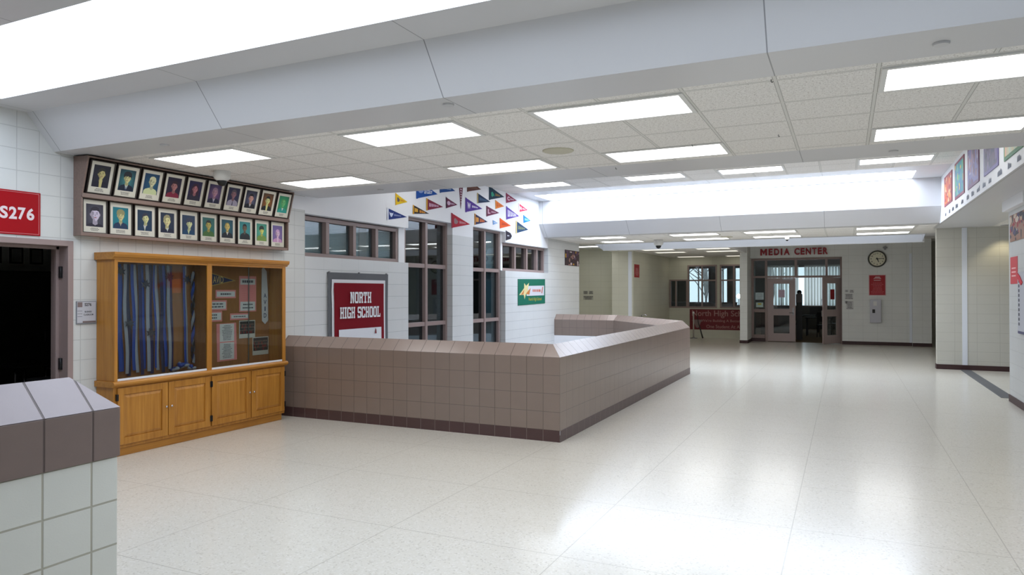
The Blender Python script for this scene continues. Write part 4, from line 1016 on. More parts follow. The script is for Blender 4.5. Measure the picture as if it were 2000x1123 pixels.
def port(i, row, bg, bg2, hair, skin, cloth, label, hs='short', neck='suit', tilt=0.0, hand=False, shirt=(200, 200, 205), tie=None, hx=.5, hy=.6, k=1.0):
    pitch = (RY1 - RY0 - .05) / 10
    uc = RY0 + .03 + pitch * (i + .5); W, H = .274, .362 if row else .352
    if row == 0:      # upper row leans out at the top
        lean = math.atan2(.095, .352)
        base = Vector((-7.198, uc, 2.82))
        M = Matrix.Translation(base) @ Matrix(((0, math.sin(lean), math.cos(lean)), (1, 0, 0), (0, math.cos(lean), -math.sin(lean)))).to_4x4()
    else:
        base = Vector((-7.255, uc, 2.401))
        M = Matrix.Translation(base) @ Matrix(((0, 0, 1), (1, 0, 0), (0, 1, 0))).to_4x4()
    root = thing('framed_portrait', label, 'portrait', base, 'upper row of portraits' if row == 0 else 'lower row of portraits')
    f = .009; a = W / 2; mb = MB(M)
    mb.box(-a, -a + f, 0, H, -.004, .018); mb.box(a - f, a, 0, H, -.004, .018); mb.box(-a + f, a - f, 0, f, -.004, .018); mb.box(-a + f, a - f, H - f, H, -.004, .018)
    mb.build('frame', col((52, 44, 40), .4), root)
    mb = MB(M); mb.box(-a + f, a - f, f, H - f, -.002, .006); mb.build('mat_board', col((214, 210, 196), .5), root)
    mb = MB(M); lines(mb, -.055, .055, .025, .06, 3, .0068, 0, i + row * 20 + 1, .5); mb.build('caption', col((96, 92, 88)), root)
    pw, ph, px, py = .184, .235, -.092, .072
    if row == 1 and i == 0:
        pw, ph, px, py = .19, .24, -.095, .07
    mb = MB(M); X = lambda u: px + pw * u; Y = lambda v: py + ph * v
    k *= 1.28
    P = lambda pts, w, m_: mb.poly([(X(min(1, max(0, u))), Y(min(1, max(0, v)))) for u, v in pts], .0062 + w * .0002, m_)
    E = lambda u, v, ru, rv, w, m_, rot=0.0: mb.ell(X(u), Y(v), ru * pw, rv * ph, .0062 + w * .0002, m_, 22, rot)
    mats = [bg, bg2, hair, skin, cloth, shirt, tie or cloth, tuple(int(c * .45) for c in skin), tuple(int(c * .8) for c in skin), (150, 90, 84) if skin[0] > skin[1] else tuple(int(c * .6) for c in skin)]
    P([(0, 0), (1, 0), (1, 1), (0, 1)], 0, 0)
    def clipE(u, v, ru, rv, w, m_):
        pts = [(min(1, max(0, u + ru * math.cos(t * .262))), min(1, max(0, v + rv * math.sin(t * .262)))) for t in range(24)]
        P(pts, w, m_)
    for q in range(6):
        clipE(hx, hy - .1, .62 - .09 * q, .58 - .085 * q, .5 + .08 * q, 10 + q)
    hw, hh = .158 * k, .165 * k
    if hs == 'long':
        P([(hx - .24 * k, hy + .06), (hx - .27 * k, hy - .22 * k), (hx - .2 * k, hy - .42 * k), (hx + .2 * k, hy - .42 * k), (hx + .25 * k, hy - .2 * k), (hx + .22 * k, hy + .08), (hx + .1, hy + .2 * k), (hx - .1, hy + .2 * k)], 2, 2)
    sy = max(.12, hy - .25 * k)
    P([(0.04, 0), (.96, 0), (.95, sy * .55), (.86, sy * .86), (.62, sy + .03), (.38, sy + .03), (.14, sy * .86), (.05, sy * .55)], 3, 4)
    P([(hx - .07 * k, hy - .1), (hx - .09 * k, sy - .01), (hx, sy - .07), (hx + .09 * k, sy - .01), (hx + .07 * k, hy - .1)], 4, 8)
    if neck == 'suit':
        P([(.5, max(0, sy - .33)), (.6, sy + .02), (.54, sy - .03), (.5, sy - .06), (.46, sy - .03), (.4, sy + .02)], 5, 5)
        if tie:
            P([(.5, max(0, sy - .3)), (.525, max(.01, sy - .24)), (.515, sy - .07), (.485, sy - .07), (.475, max(.01, sy - .24))], 6, 6)
    elif neck == 'vee':
        P([(.5, sy - .16), (.58, sy + .02), (.42, sy + .02)], 5, 5)
    elif neck == 'tieshirt':
        P([(.5, 0), (.54, .05), (.515, sy - .05), (.485, sy - .05), (.46, .05)], 6, 6)
    E(hx - hw * .98, hy - .01, .03 * k, .045 * k, 5, 8); E(hx + hw * .98, hy - .01, .03 * k, .045 * k, 5, 8)
    c, s_ = math.cos(tilt), math.sin(tilt)
    T = lambda du, dv: (hx + du * c * 1.0 - dv * s_, hy + dv * c + du * s_)
    egg = [(math.cos(t * .2618) * (1 if math.sin(t * .2618) > 0 else 1 - .38 * math.sin(t * .2618) ** 2), math.sin(t * .2618) * (1 if math.sin(t * .2618) > 0 else 1.12)) for t in range(24)]
    P([T(x * hw, y * hh) for x, y in egg], 6, 3)
    P([T(x * hw, y * hh) for x, y in egg if x <= .02] + [T(-.25 * hw, -.6 * hh), T(-.45 * hw, 0), T(-.3 * hw, .6 * hh)], 6.5, 8)
    cap = {'short': [(-1.02, .0), (-1.08, .5), (-.85, 1.0), (-.3, 1.28), (.4, 1.26), (.9, .98), (1.08, .5), (1.02, .0), (.86, .42), (.4, .62), (-.1, .6), (-.6, .66), (-.88, .4)],
           'bushy': [(-1.1, .05), (-1.35, .5), (-1.15, 1.15), (-.5, 1.5), (.4, 1.52), (1.15, 1.15), (1.35, .55), (1.1, .0), (.9, .35), (.5, .3), (.2, .48), (-.2, .34), (-.55, .46), (-.9, .3)],
           'swept': [(-1.02, .05), (-1.12, .6), (-.8, 1.1), (0, 1.36), (.8, 1.2), (1.16, .6), (1.02, .0), (.85, .5), (.2, .72), (-.5, .55), (-.85, .35)],
           'thin': [(-1.02, .1), (-1.03, .5), (-.75, .95), (0, 1.12), (.75, .95), (1.03, .5), (1.02, .1), (.9, .5), (.5, .84), (0, .9), (-.5, .84), (-.9, .5)],
           'long': [(-1.1, -.3), (-1.22, .5), (-.8, 1.15), (0, 1.32), (.8, 1.15), (1.22, .5), (1.1, -.3), (.85, .3), (.2, .8), (-.5, .5), (-.85, .2)]}[hs]
    P([T(x * hw, y * hh) for x, y in cap][::-1], 7, 2)
    for sx in (-1, 1):
        u, v = T(sx * .42 * hw, .06 * hh); E(u, v, .028 * k, .011 * k, 8, 7, tilt)
        u, v = T(sx * .42 * hw, .26 * hh); E(u, v, .04 * k, .008 * k, 8, 7, tilt)
    P([T(-.03 * hw, .1 * hh), T(-.16 * hw, -.28 * hh), T(.16 * hw, -.28 * hh), T(.06 * hw, .1 * hh)], 8, 8)
    u, v = T(0, -.52 * hh); E(u, v, .05 * k, .012 * k, 8, 9, tilt)
    if hand:
        P([(hx - .06, max(0, hy - .55 * k)), (hx + .08, max(0, hy - .55 * k)), (hx + .1, hy - .24 * k), (hx + .05, hy - .14 * k), (hx - .05, hy - .15 * k), (hx - .09, hy - .26 * k)], 9, 3)
    mats += [tuple(int(bg[j] + (bg2[j] - bg[j]) * (q + 1) / 6) for j in range(3)) for q in range(6)]
    mb.build('photograph', [col(c_, .35) for c_ in mats], root)
SK, SG, SP = (206, 176, 140), (206, 206, 140), (186, 140, 160)
port(0, 0, (30, 32, 48), (38, 40, 56), (48, 48, 44), (196, 186, 128), (28, 28, 48), 'upper row first portrait, dark, chin resting on hand', 'swept', None, .2, True)
port(1, 0, (24, 60, 76), (70, 134, 138), (38, 42, 52), (208, 206, 150), (24, 34, 56), 'upper row second portrait, bushy dark hair and suit on teal', 'bushy', 'suit', 0, False, (190, 204, 206), (30, 44, 84))
port(2, 0, (20, 56, 94), (36, 90, 118), (208, 208, 170), (206, 206, 168), (196, 206, 158), 'upper row third portrait, pale haired, pale clothes, blue background', 'swept', None, -.2, False, hx=.55)
port(3, 0, (34, 30, 56), (48, 34, 58), (52, 34, 46), (176, 120, 120), (126, 34, 60), 'upper row fourth portrait, plum red shirt on dark background', 'short', None, 0, hx=.53, hy=.57)
port(4, 0, (30, 28, 66), (48, 36, 84), (56, 32, 52), (186, 122, 130), (44, 40, 60), 'upper row fifth portrait, long dark hair on navy background', 'long', None, -.08)
port(5, 0, (46, 38, 78), (120, 84, 130), (150, 120, 140), SP, (28, 30, 58), 'upper row sixth portrait, navy suit on purple background', 'short', 'suit', 0, False, (206, 200, 214), (120, 116, 150), hy=.57)
port(6, 0, (32, 32, 64), (44, 42, 78), (86, 76, 88), (150, 108, 118), (156, 150, 170), 'upper row seventh portrait, grey shirt and dark tie on navy', 'short', 'tieshirt', 0, tie=(30, 32, 60), hy=.64)
port(7, 0, (26, 28, 48), (96, 96, 124), (22, 20, 30), (206, 158, 146), (20, 22, 32), 'upper row eighth portrait, black suit, light tie gap, grey halo', 'short', 'suit', .05, tie=(32, 32, 44), hy=.57)
port(8, 0, (70, 50, 34), (150, 88, 36), (26, 30, 34), (206, 206, 140), (20, 26, 34), 'upper row ninth portrait, dark suit on amber background, hand at chin', 'short', 'vee', 0, True, hy=.58)
port(9, 0, (40, 124, 88), (56, 160, 106), (96, 150, 80), (110, 190, 120), (46, 150, 140), 'upper row tenth portrait, green tinted with white shoulder', 'thin', 'vee', 0, False, (206, 216, 206), hx=.48, hy=.58)
port(0, 1, (38, 36, 56), (78, 78, 90), (30, 26, 44), (196, 186, 206), (26, 22, 44), 'lower row first portrait, pale large face on dark purple', 'short', None, .08, hx=.52, hy=.55, k=1.3)
port(1, 1, (14, 108, 122), (18, 122, 134), (136, 134, 94), (196, 190, 136), (22, 48, 82), 'lower row second portrait, fair bowl haircut on teal', 'bushy', 'vee', 0, False, (166, 160, 130))
port(2, 1, (20, 44, 70), (24, 56, 82), (50, 48, 62), (206, 206, 150), (20, 50, 80), 'lower row third portrait, head tilted, blue suit on dark blue', 'short', 'suit', .3, tie=(180, 190, 160), hx=.55)
port(3, 1, (24, 38, 64), (28, 44, 70), (148, 142, 106), (214, 208, 150), (18, 26, 52), 'lower row fourth portrait, fair swept hair on navy', 'swept', 'vee', .15, False, (190, 200, 200), hx=.47, hy=.58, k=1.15)
port(4, 1, (26, 50, 80), (34, 56, 92), (44, 52, 78), (206, 212, 160), (14, 62, 98), 'lower row fifth portrait, bushy dark hair, blue jacket, pale collar', 'bushy', 'suit', .1, shirt=(196, 206, 160), hx=.55, hy=.57)
port(5, 1, (30, 92, 90), (36, 104, 98), (30, 36, 30), (184, 170, 84), (66, 104, 50), 'lower row sixth portrait, green shirt on teal background', 'short', None, 0, hy=.6)
port(6, 1, (18, 66, 84), (30, 90, 104), (120, 110, 60), (206, 184, 104), (16, 22, 32), 'lower row seventh portrait, black sweater, fair hair, teal background', 'thin', 'vee', 0, shirt=(206, 206, 196), hy=.62)
port(7, 1, (40, 120, 124), (58, 140, 140), (24, 24, 26), (108, 88, 66), (18, 22, 28), 'lower row eighth portrait, black turtleneck on bright teal', 'short', None, 0, hx=.47, hy=.64, k=.9)
port(8, 1, (44, 122, 104), (78, 160, 134), (30, 46, 38), (206, 206, 104), (110, 140, 60), 'lower row ninth portrait, dark hair and olive shirt on mint', 'bushy', None, .1, hy=.6, k=.9)
port(9, 1, (96, 84, 140), (130, 100, 156), (190, 150, 190), (214, 180, 206), (190, 140, 180), 'lower row tenth portrait, pink and violet with hands at face', 'short', None, 0, True, hx=.52, hy=.52, k=.95)

# ------------------------------------------------------------------ signs on the left wall
FW = frame((XW, 0, 0), (0, 1, 0))
root = thing('room_sign', 'red room sign reading S276 above the dark doorway', 'sign', (XW, 4.05, 2.335))
mb = MB(FW); mb.prism([(3.74, 2.335), (4.333, 2.335), (4.333, 2.767), (3.74, 2.767)], .002, .012); mb.build('panel', pbr('red_sign_plastic', (158, 2, 18), .45, 0, .2), root, .003)
mb = MB(FW)
for q in ((3.755, 4.318, 2.348, 2.352), (3.755, 4.318, 2.75, 2.754), (3.755, 3.759, 2.352, 2.75), (4.314, 4.318, 2.352, 2.75)):
    mb.poly([(q[0], q[2]), (q[1], q[2]), (q[1], q[3]), (q[0], q[3])], .0128)
mb.build('pinstripe', col((206, 130, 136)), root)
for k, c in enumerate('S276'):
    mb = MB(FW); u = 3.955 + k * .0815; text(mb, c, u, u + .0725, 2.485, 2.605, .0132, 0, .035); mb.build('letter', col((226, 210, 212)), root)
root = thing('room_plate', 'small grey room plate reading S276 between the doorway and the oak case', 'sign', (XW, 4.82, 1.425))
mb = MB(FW); mb.box(4.7, 4.915, 1.43, 1.675, .001, .014); mb.build('holder', pbr('grey_plastic_frame', (128, 130, 134), .4), root, .002)
mb = MB(FW); mb.box(4.706, 4.909, 1.445, 1.669, .014, .016)
mb.build('insert', col((190, 190, 196)), root)
mb = MB(FW); mb.box(4.709, 4.76, 1.612, 1.664, .016, .0175); mb.build('color_tab', col((126, 110, 108)), root)
mb = MB(FW); mb.box(4.765, 4.908, 1.446, 1.464, .016, .0172); mb.build('lower_slot', col((118, 104, 102)), root)
mb = MB(FW)
for z in (1.57, 1.54, 1.51):
    mb.poly([(4.709, z), (4.76, z), (4.76, z + .003), (4.709, z + .003)], .0165)
text(mb, 'S276', 4.785, 4.86, 1.622, 1.655, .0165, 0, .03); text(mb, 'BUSINESS', 4.787, 4.862, 1.553, 1.571, .0165, 0, .02); text(mb, 'CLASSROOM', 4.775, 4.88, 1.522, 1.54, .0165, 0, .02)
mb.build('lettering', col((30, 30, 34)), root)
# NORTH HIGH SCHOOL banner
root = thing('hanging_banner', 'grey bordered maroon cloth banner reading NORTH HIGH SCHOOL', 'banner', (XW, 9.46, .6))
def cloth(mb, u0, u1, v0, v1, w, m_, n=14, amp=.008):
    vs = []; fs = []
    for j in range(n + 1):
        for i in range(n + 1):
            u, v = i / n, j / n
            U = (u0 + (u1 - u0) * u - 8.66) / 1.6; V = (v0 + (v1 - v0) * v - .6) / 1.48
            sag = amp * math.sin(U * 9 + V * 4) * (.4 + .6 * V) + amp * 1.2 * math.exp(-((U - .02) ** 2 + (V - 1) ** 2) * 14) * math.sin((U - V) * 20)
            vs.append((u0 + (u1 - u0) * u, v0 + (v1 - v0) * v, w + sag))
    for j in range(n):
        for i in range(n):
            a = j * (n + 1) + i; fs.append((a, a + 1, a + n + 2, a + n + 1))
    mb.add(vs, fs, m_, True)
mb = MB(FW); cloth(mb, 8.66, 10.26, .6, 2.08, .02, 0); mb.build('cloth', col((92, 94, 98), .75), root)
mb = MB(FW); cloth(mb, 8.75, 10.17, .55, 1.97, .028, 0); mb.build('white_border', col((222, 222, 226), .7), root)
mb = MB(FW); cloth(mb, 8.8, 10.12, .5, 1.915, .036, 0); mb.build('maroon_field', pbr('maroon_cloth', (122, 16, 30), .8, 0, .15), root)
mb = MB(FW); cloth(mb, 8.9, 10.03, .5, 1.165, .044, 0); mb.build('white_panel', col((220, 222, 228), .7), root)
mb = MB(FW); mb.poly([(9.83, 1.06), (9.88, 1.06), (9.87, 1.13), (9.85, 1.15)], .056); mb.build('red_mark', col((120, 24, 36)), root)
mb = MB(FW); slab(mb, 'NORTH', 9.46, 1.585, .185, .56, .048); slab(mb, 'HIGH SCHOOL', 9.46, 1.34, .185, 1.07, .048); mb.build('lettering', col((230, 230, 234)), root)
for y in (8.7, 9.45, 10.22):
    mb = MB(FW); mb.lathe([(.012, 0), (.012, .03), (.006, .034)], 0, 10, (y, 2.085, 0)); mb.build('grommet_hook', M_STEEL, root)
# green sign
root = thing('green_sign', 'green sign with gold star and white box on the stairwell wall', 'sign', (XW, 16.6, 1.45))
mb = MB(FW); mb.prism([(15.74, 1.43), (17.47, 1.46), (17.47, 2.11), (15.74, 2.085)], .003, .012); mb.build('panel', col((0, 104, 82), .5), root)
mb = MB(FW); mb.prism([(16.25, 1.665), (17.4, 1.675), (17.4, 1.935), (16.36, 1.92)], .012, .0135); mb.build('white_box', col((206, 206, 214)), root)
mb = MB(FW); mb.prism([(15.8, 1.69), (16.1, 1.865), (16.1, 1.99), (16.22, 1.92), (16.4, 2.0), (16.33, 1.84), (16.42, 1.69), (16.2, 1.71), (16.12, 1.58), (16.08, 1.69)], .0135, .015); mb.build('star', col((222, 206, 150)), root)
mb = MB(FW); mb.prism([(15.9, 1.7), (16.1, 1.82), (16.05, 1.7)], .015, .016); mb.prism([(16.2, 1.72), (16.5, 1.87), (16.42, 1.7)], .015, .016); mb.build('star_shading', col((196, 120, 60)), root)
mb = MB(FW); lines(mb, 16.5, 17.3, 1.76, 1.84, 1, .0145, 0, 4, .8); mb.poly([(17.2, 1.73), (17.26, 1.73), (17.33, 1.9), (17.27, 1.9)], .0146); mb.build('script_lettering', col((196, 110, 92)), root)
mb = MB(FW); text(mb, 'North High School', 16.38, 17.22, 1.515, 1.625, .013, 0, .01); mb.build('lettering', col((170, 160, 50)), root)
# school pennants (corner coordinates in metres on the wall)
PN = [
 ((10.257, 3.259), (10.25, 3.046), (10.879, 3.155), (30, 50, 120), (226, 230, 240), (150, 160, 200), 'navy pennant with white horned head, lowest at the far left', 'horn'),
 ((10.509, 3.554), (10.509, 3.337), (10.894, 3.436), (226, 190, 20), (224, 170, 30), (196, 110, 30), 'yellow pennant, top left of the group', 'blob'),
 ((11.19, 3.912), (11.189, 3.536), (11.957, 3.713), (14, 76, 160), (14, 76, 160), (230, 234, 240), 'royal blue pennant reading STOUT with round seal', 'STOUT'),
 ((12.043, 4.036), (12.042, 3.756), (12.654, 3.869), (22, 72, 140), (22, 72, 140), (150, 170, 200), 'blue pennant mostly hidden by the soffit edge', 'bars'),
 ((11.078, 3.405), (11.068, 3.234), (11.641, 3.294), (40, 30, 34), (214, 160, 50), (224, 150, 50), 'black pennant with orange blocks above the near tall window', 'bars2'),
 ((11.541, 3.586), (11.541, 3.347), (12.169, 3.483), (130, 40, 66), (214, 160, 50), (216, 180, 206), 'maroon pennant with gold edge and pink letters under the blue one', 'bars'),
 ((12.277, 3.695), (12.287, 3.471), (12.746, 3.591), (108, 40, 72), (60, 36, 60), (206, 176, 200), 'small plum pennant with round white seal left of the narrow vertical one', 'seal'),
 None,
 ((13.164, 4.199), (13.164, 3.92), (13.801, 4.051), (96, 58, 50), (96, 58, 50), (130, 90, 76), 'brown pennant partly hidden by the soffit edge', 'bars'),
 ((14.197, 4.185), (14.186, 3.865), (14.983, 4.027), (16, 50, 70), (16, 50, 70), (150, 120, 50), 'big dark teal pennant with green emblem, top right of the group', 'emb'),
 ((13.62, 3.953), (13.62, 3.724), (14.255, 3.827), (18, 44, 80), (190, 170, 110), (70, 104, 140), 'dark blue pennant with tan edge beside the large purple one', 'bars'),
 ((13.09, 3.786), (13.085, 3.473), (13.861, 3.625), (84, 50, 150), (84, 50, 150), (226, 220, 240), 'large purple pennant with white W at its edge', 'W'),
 ((15.075, 4.138), (15.083, 3.897), (15.689, 4.021), (140, 40, 76), (140, 40, 76), (226, 200, 214), 'crimson pennant with big pale C, upper right', 'C'),
 ((14.501, 3.898), (14.517, 3.694), (14.971, 3.803), (226, 124, 50), (214, 150, 60), (200, 84, 30), 'small orange pennant with letter G', 'G'),
 ((14.057, 3.715), (14.059, 3.475), (14.709, 3.618), (110, 44, 76), (96, 40, 66), (206, 170, 190), 'plum pennant with pale letter L', 'L'),
 ((15.794, 3.97), (15.808, 3.752), (16.353, 3.858), (224, 50, 84), (240, 240, 244), (244, 220, 228), 'bright pink red pennant at the right edge of the group', 'N'),
 ((15.083, 3.819), (15.093, 3.503), (15.823, 3.65), (96, 66, 170), (96, 66, 170), (226, 222, 244), 'violet pennant filled with large white letters', 'barsbig'),
 ((12.492, 3.397), (12.498, 3.088), (13.292, 3.228), (176, 22, 46), (150, 40, 60), (206, 150, 160), 'large red pennant with grey emblem on the wall pillar', 'blob2'),
 ((13.494, 3.484), (13.501, 3.238), (14.119, 3.357), (50, 44, 84), (220, 150, 60), (224, 120, 50), 'navy pennant with orange edge above the far tall window', 'bars2'),
 ((14.38, 3.42), (14.385, 3.314), (14.628, 3.374), (110, 160, 220), (110, 160, 220), (206, 220, 240), 'tiny light blue pennant', 'bars'),
 ((14.735, 3.503), (14.748, 3.261), (15.349, 3.373), (234, 92, 20), (226, 80, 20), (190, 60, 20), 'plain orange pennant above the far tall window corner', 'bars'),
 ((15.634, 3.522), (15.627, 3.211), (16.378, 3.359), (20, 56, 90), (226, 200, 130), (120, 130, 90), 'dark blue pennant with cream edge, lowest right', 'bars'),
 ((16.069, 3.71), (16.093, 3.507), (16.524, 3.603), (10, 120, 214), (10, 120, 214), (150, 206, 244), 'small bright blue pennant at the far right', 'bars'),
 ((15.055, 3.235), (15.07, 3.0), (15.7, 3.13), (36, 28, 44), (36, 28, 44), (226, 226, 236), 'black pennant with white pointed tip over the far window row', 'tip')]
FWP = frame((XW + .002, 0, 0), (0, 1, 0))
def pennant(tl, bl, tip, c, hc, lc, label, deco):
    root = thing('pennant', label, 'pennant', (XW + .002, bl[0], bl[1]), 'school pennants on the white wall')
    tl, bl, tip = Vector(tl), Vector(bl), Vector(tip); mid = (tl + bl) / 2; H = tl.y - bl.y
    def at(s_, h):                           # s along the axis, h in -1..1 of the local half height
        p = mid.lerp(tip, s_); return (p.x, p.y + h * (1 - s_) * H / 2)
    mb = MB(FWP); mb.prism([bl, tip, tl], .002, .005); mb.build('felt', col(c, .85), root)
    mb = MB(FWP); mb.prism([at(0, -1.02), at(.07, -1.05), at(.07, 1.05), at(0, 1.02)], .005, .006); mb.build('edge_band', col(hc, .85), root)
    mb = MB(FWP)
    def warp(st, a, b, k, bold=.03):
        vs, fs = text_geo(st, bold)
        mb.add([at(a + (b - a) * p[0], (p[1] * 2 - 1) * k) + (.0065,) for p in vs], fs, 0)
    def bars(a, b, n, k):
        for i in range(n):
            s0 = a + (b - a) * i / n; s1 = s0 + (b - a) / n * .62
            mb.poly([at(s0, -k), at(s1, -k), at(s1, k), at(s0, k)], .0065)
            if i % 2:
                continue
            mb.poly([at(s1, -k), at(s1 + (b - a) / n * .2, -k), at(s1 + (b - a) / n * .2, -k * .4), at(s1, -k * .4)], .0065)
    em = None
    if deco == 'STOUT':
        warp('STOUT', .36, .74, .5, .04); em = [(at(.2 + .13 * math.cos(t * .35), .42 * math.sin(t * .35))) for t in range(18)]; ec = (130, 150, 200)
    elif deco in ('W', 'C', 'G', 'L', 'N'):
        warp(deco, .1, .3 if deco != 'C' else .34, .52, .05); bars(.38, .74, 6, .26)
    elif deco == 'horn':
        bars(.34, .7, 8, .24); em = [at(.1, .5), at(.16, .25), at(.2, .4), at(.24, .25), at(.3, .55), at(.28, .0), at(.22, -.5), at(.18, -.5), at(.12, 0)]; ec = (216, 224, 244)
    elif deco in ('blob', 'blob2'):
        bars(.42, .76, 7, .3); em = [at(.13, .3), at(.2, .55), at(.28, .3), at(.36, .1), at(.32, -.3), at(.24, -.5), at(.14, -.35)]; ec = (90, 80, 80) if deco == 'blob' else (150, 120, 124)
    elif deco == 'seal':
        bars(.42, .76, 6, .3); em = [(at(.24 + .15 * math.cos(t * .35), .5 * math.sin(t * .35))) for t in range(18)]; ec = (206, 176, 200)
    elif deco == 'emb':
        bars(.4, .72, 6, .34); em = [at(.12, .1), at(.2, .4), at(.3, .0), at(.34, -.5), at(.28, -.3), at(.2, -.6), at(.14, -.4)]; ec = (40, 150, 120)
    elif deco == 'barsbig':
        bars(.1, .78, 7, .62)
    elif deco == 'bars2':
        bars(.4, .76, 5, .55); em = [at(.1, -.5), at(.3, -.5), at(.3, .5), at(.1, .5)]; ec = hc
    elif deco == 'tip':
        bars(.12, .3, 4, .14); em = [at(.52, 0), at(.4, -.99), at(.99, -.9), at(.99, .9)]; mb2 = MB(FWP); mb2.poly([at(.52, 0), at(.99, .9), at(.4, .99)], .0071); mb2.build('white_tip', col((226, 226, 236), .8), root); ec = (226, 226, 236)
    else:
        bars(.16, .74, 8, .36)
    mb.build('lettering', col(lc, .8), root)
    if em:
        mb = MB(FWP); mb.poly(em, .007); mb.build('emblem', col(ec, .8), root)
for p in PN:
    if p:
        pennant(*p)
root = thing('pennant', 'narrow maroon pennant hanging point down, top middle', 'pennant', (XW + .002, 12.9, 3.52), 'school pennants on the white wall')
mb = MB(FWP); mb.prism([(12.89, 3.522), (13.001, 4.11), (12.804, 4.09)], .002, .005); mb.build('felt', col((104, 30, 52), .85), root)
mb = MB(FWP)
for k in range(8):
    z = 4.02 - k * .052; q = .05 * (z - 3.52) / .6
    mb.poly([(12.895 - q, z), (12.895 + q, z), (12.895 + q, z + .03), (12.895 - q, z + .03)], .0065)
mb.build('lettering', col((206, 180, 196)), root)
# poster and sign further along the left side
def mural(M, u0, u1, v0, v1, label, cs, sd, name='poster', cat='poster', border=None):
    rr = random.Random(sd); root = thing(name, label, cat, M @ Vector(((u0 + u1) / 2, v0, 0)))
    mb = MB(M); mb.prism([(u0, v0), (u1, v0), (u1, v1), (u0, v1)], .002, .012); mb.build('board', col(border or cs[0]), root)
    mb = MB(M); n = 0; iu = (u1 - u0) * (.06 if border else .01); iv = (v1 - v0) * (.07 if border else .01)
    a, b, c, d = u0 + iu, u1 - iu, v0 + iv, v1 - iv
    mb.poly([(a, c), (b, c), (b, d), (a, d)], .013, 0)
    for k in range(46):
        x = rr.uniform(a, b); y = rr.uniform(c, d); wx = rr.uniform(.03, .13) * (b - a); wy = rr.uniform(.04, .26) * (d - c)
        pts = [(min(b, max(a, x + wx * math.cos(t * .7854 + .3) * rr.uniform(.6, 1))), min(d, max(c, y + wy * math.sin(t * .7854 + .3) * rr.uniform(.6, 1)))) for t in range(8)]
        mb.poly(pts, .0132 + k * .00003, rr.randrange(len(cs)))
    mb.build('picture', [col(q) for q in cs], root)
    return root
mural(FW, 18.97, 20.16, 2.54, 2.99, 'colorful group picture high at the far end of the left wall', [(60, 40, 46), (196, 150, 30), (30, 26, 36), (150, 110, 100), (206, 190, 190), (90, 60, 90)], 11)
FL = frame((-6.24, 0, 0), (0, 1, 0))
def d2(mb, w):
    mb.poly([(22.5, 2.3), (23.0, 2.3), (23.0, 2.62), (22.5, 2.62)], w + .001, 1); lines(mb, 22.53, 22.98, 2.3, 2.56, 6, w + .002, 2, 3, .5)
sheet('rules_sign', FL, 22.44, 23.06, 2.24, 2.67, [col((160, 24, 34)), col((150, 18, 30)), col((206, 140, 140))], 'small red sign on the corridor wall left of the back windows', 'sign', None, d2)
FR_ = frame((0, 23.0, 0), (1, 0, 0))
for k, (a, b, c, d, lb) in enumerate(((-8.2, -8.03, 1.68, 1.8, 'upper left'), (-8.0, -7.84, 1.68, 1.8, 'upper right'), (-8.2, -7.84, 1.49, 1.63, 'bottom'))):
    sheet('posted_notice', FR_, a, b, c, d, [col((170, 168, 156)), col((60, 60, 62))], lb + ' faint notice in the wall recess beyond the stairwell', 'paper', 'notices in the wall recess', lambda mb, w, q=(a, b, c, d), s_=k: lines(mb, q[0] + .01, q[1] - .01, q[2] + .01, q[3] - .01, 3, w + .001, 1, s_ + 50, .6))
root = thing('drinking_fountain', 'drinking fountain with curved spout behind the far half wall', 'fountain', (-6.1, 23.1, 0))
mb = MB(); mb.box(-6.23, -5.93, 22.85, 23.35, .55, .88); mb.build('basin', M_STEEL, root, .03); mb = MB(); mb.box(-6.23, -6.01, 22.95, 23.25, 0, .55); mb.build('pedestal', M_STEEL, root, .01)
mb = MB(); mb.tube([(-6.14, 22.95, .86), (-6.14, 22.95, .96), (-6.1, 22.95, 1.0), (-6.0, 22.95, 1.0), (-5.96, 22.95, .96)], .022); mb.build('spout', M_CHROME, root)

# ------------------------------------------------------------------ right hand wall and the fascia paintings
FR = frame((2.39, 0, 0), (0, -1, 0))
mural(FR, -13.53, -12.35, 2.555, 2.97, 'picture of standing people at the top of the right wall corner', [(150, 110, 90), (60, 50, 90), (206, 190, 170), (150, 30, 40), (40, 36, 44), (190, 160, 130)], 5)
def d3(mb, w):
    for z in (2.12, 2.06, 2.0):
        mb.poly([(-13.45, z), (-13.15, z), (-13.15, z + .022), (-13.45, z + .022)], w + .001, 1)
sheet('wall_sign', FR, -13.545, -13.04, 1.885, 2.31, [col((190, 58, 64)), col((226, 170, 170))], 'plain red sign below the picture on the right wall corner', 'sign', None, d3)
root = thing('honor_board', 'tall white board with dark letters and red ribbon at the right edge', 'board', (2.39, 12.5, 1.12))
mb = MB(FR); mb.prism([(-12.95, 1.13), (-12.1, 1.13), (-12.1, 2.06), (-12.95, 2.06)], .002, .02); mb.build('board', col((176, 178, 186)), root)
mb = MB(FR)
for k in range(10):
    z = 1.9 - k * .072; mb.poly([(-12.9, z), (-12.82, z), (-12.82, z + .045), (-12.9, z + .045)], .021)
mb.build('dark_marks', col((60, 62, 72)), root)
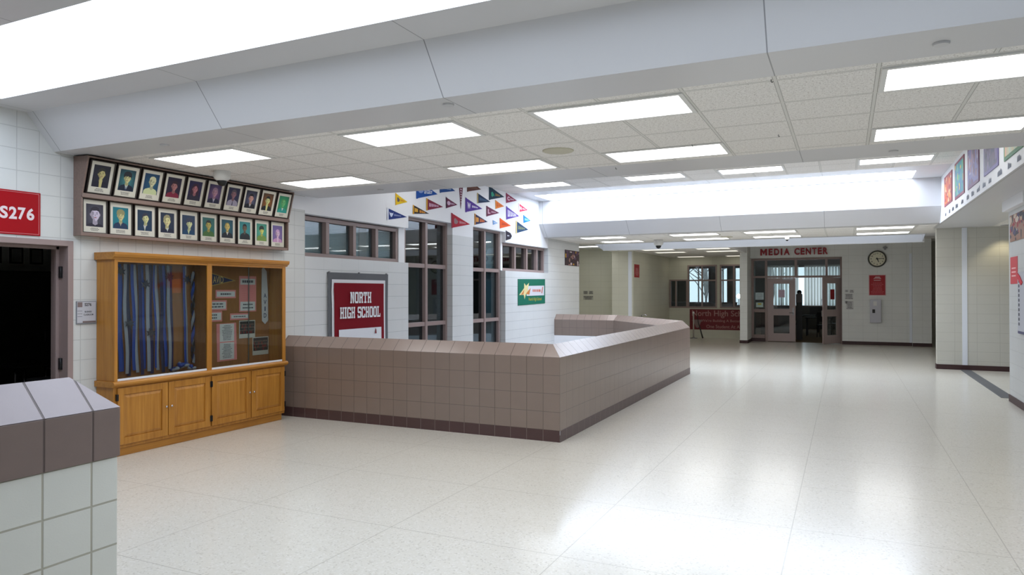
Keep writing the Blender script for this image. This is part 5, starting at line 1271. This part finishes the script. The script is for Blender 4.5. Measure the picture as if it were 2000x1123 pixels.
mb = MB(FR); mb.prism([(-12.95, 1.98), (-12.7, 1.86), (-12.6, 1.9), (-12.78, 2.0), (-12.93, 2.05)], .021, .03); mb.build('ribbon', col((196, 30, 50)), root)
mb = MB(FR); mb.poly([(-12.95, 1.13), (-12.1, 1.13), (-12.1, 1.17), (-12.95, 1.17)], .021); mb.build('lower_band', col((80, 80, 110)), root)
FF = frame((1.82, 0, 0), (0, -1, 0))
arts = [(-16.5, -15.38, 3.46, 4.05, [(206, 100, 60), (180, 60, 40), (226, 150, 80), (160, 70, 70), (214, 190, 150)], (150, 70, 80), 'orange red painting on the right fascia, farthest away'),
        (-15.0, -13.9, 3.43, 4.08, [(40, 130, 140), (60, 160, 110), (206, 180, 60), (40, 90, 150), (120, 170, 160)], (130, 50, 70), 'teal green painting on the right fascia, second farthest'),
        (-13.52, -12.46, 3.42, 4.08, [(120, 110, 170), (160, 120, 140), (90, 90, 120), (180, 170, 200), (110, 60, 90)], (110, 60, 100), 'purple and rose painting on the right fascia, third farthest'),
        (-12.04, -11.0, 3.42, 4.08, [(110, 100, 120), (130, 120, 160), (90, 90, 110), (160, 140, 160)], (120, 110, 160), 'grey violet painting on the right fascia, fourth farthest'),
        (-10.62, -9.6, 3.4, 4.05, [(206, 200, 170), (226, 190, 110), (190, 206, 190), (220, 170, 150)], (70, 120, 80), 'pale painting with green border on the right fascia, nearest')]
for k, (a, b, c, d, cs, bd, lb) in enumerate(arts):
    r_ = mural(FF, a, b, c, d, lb, cs, 40 + k, 'painting', 'painting', bd); r_['group'] = 'paintings on the right fascia'
root = thing('wall_lettering', 'row of small dark letters along the bottom of the white right fascia', 'sign', (1.82, 13, 3.26))
rr = random.Random(3); u = -16.45
while u < -9.2:
    L = rr.uniform(.12, .26); mb = MB(FF); x = u
    while x < u + L:
        q = rr.uniform(.03, .07); h = rr.uniform(.05, .09); mb.poly([(x, 3.275), (x + q, 3.275), (x + q * .8, 3.275 + h), (x + .01, 3.275 + h * .8)], .003); x += q + .008
    mb.build('letter_group', col((84, 88, 104)), root); u += L + rr.uniform(.25, .45)
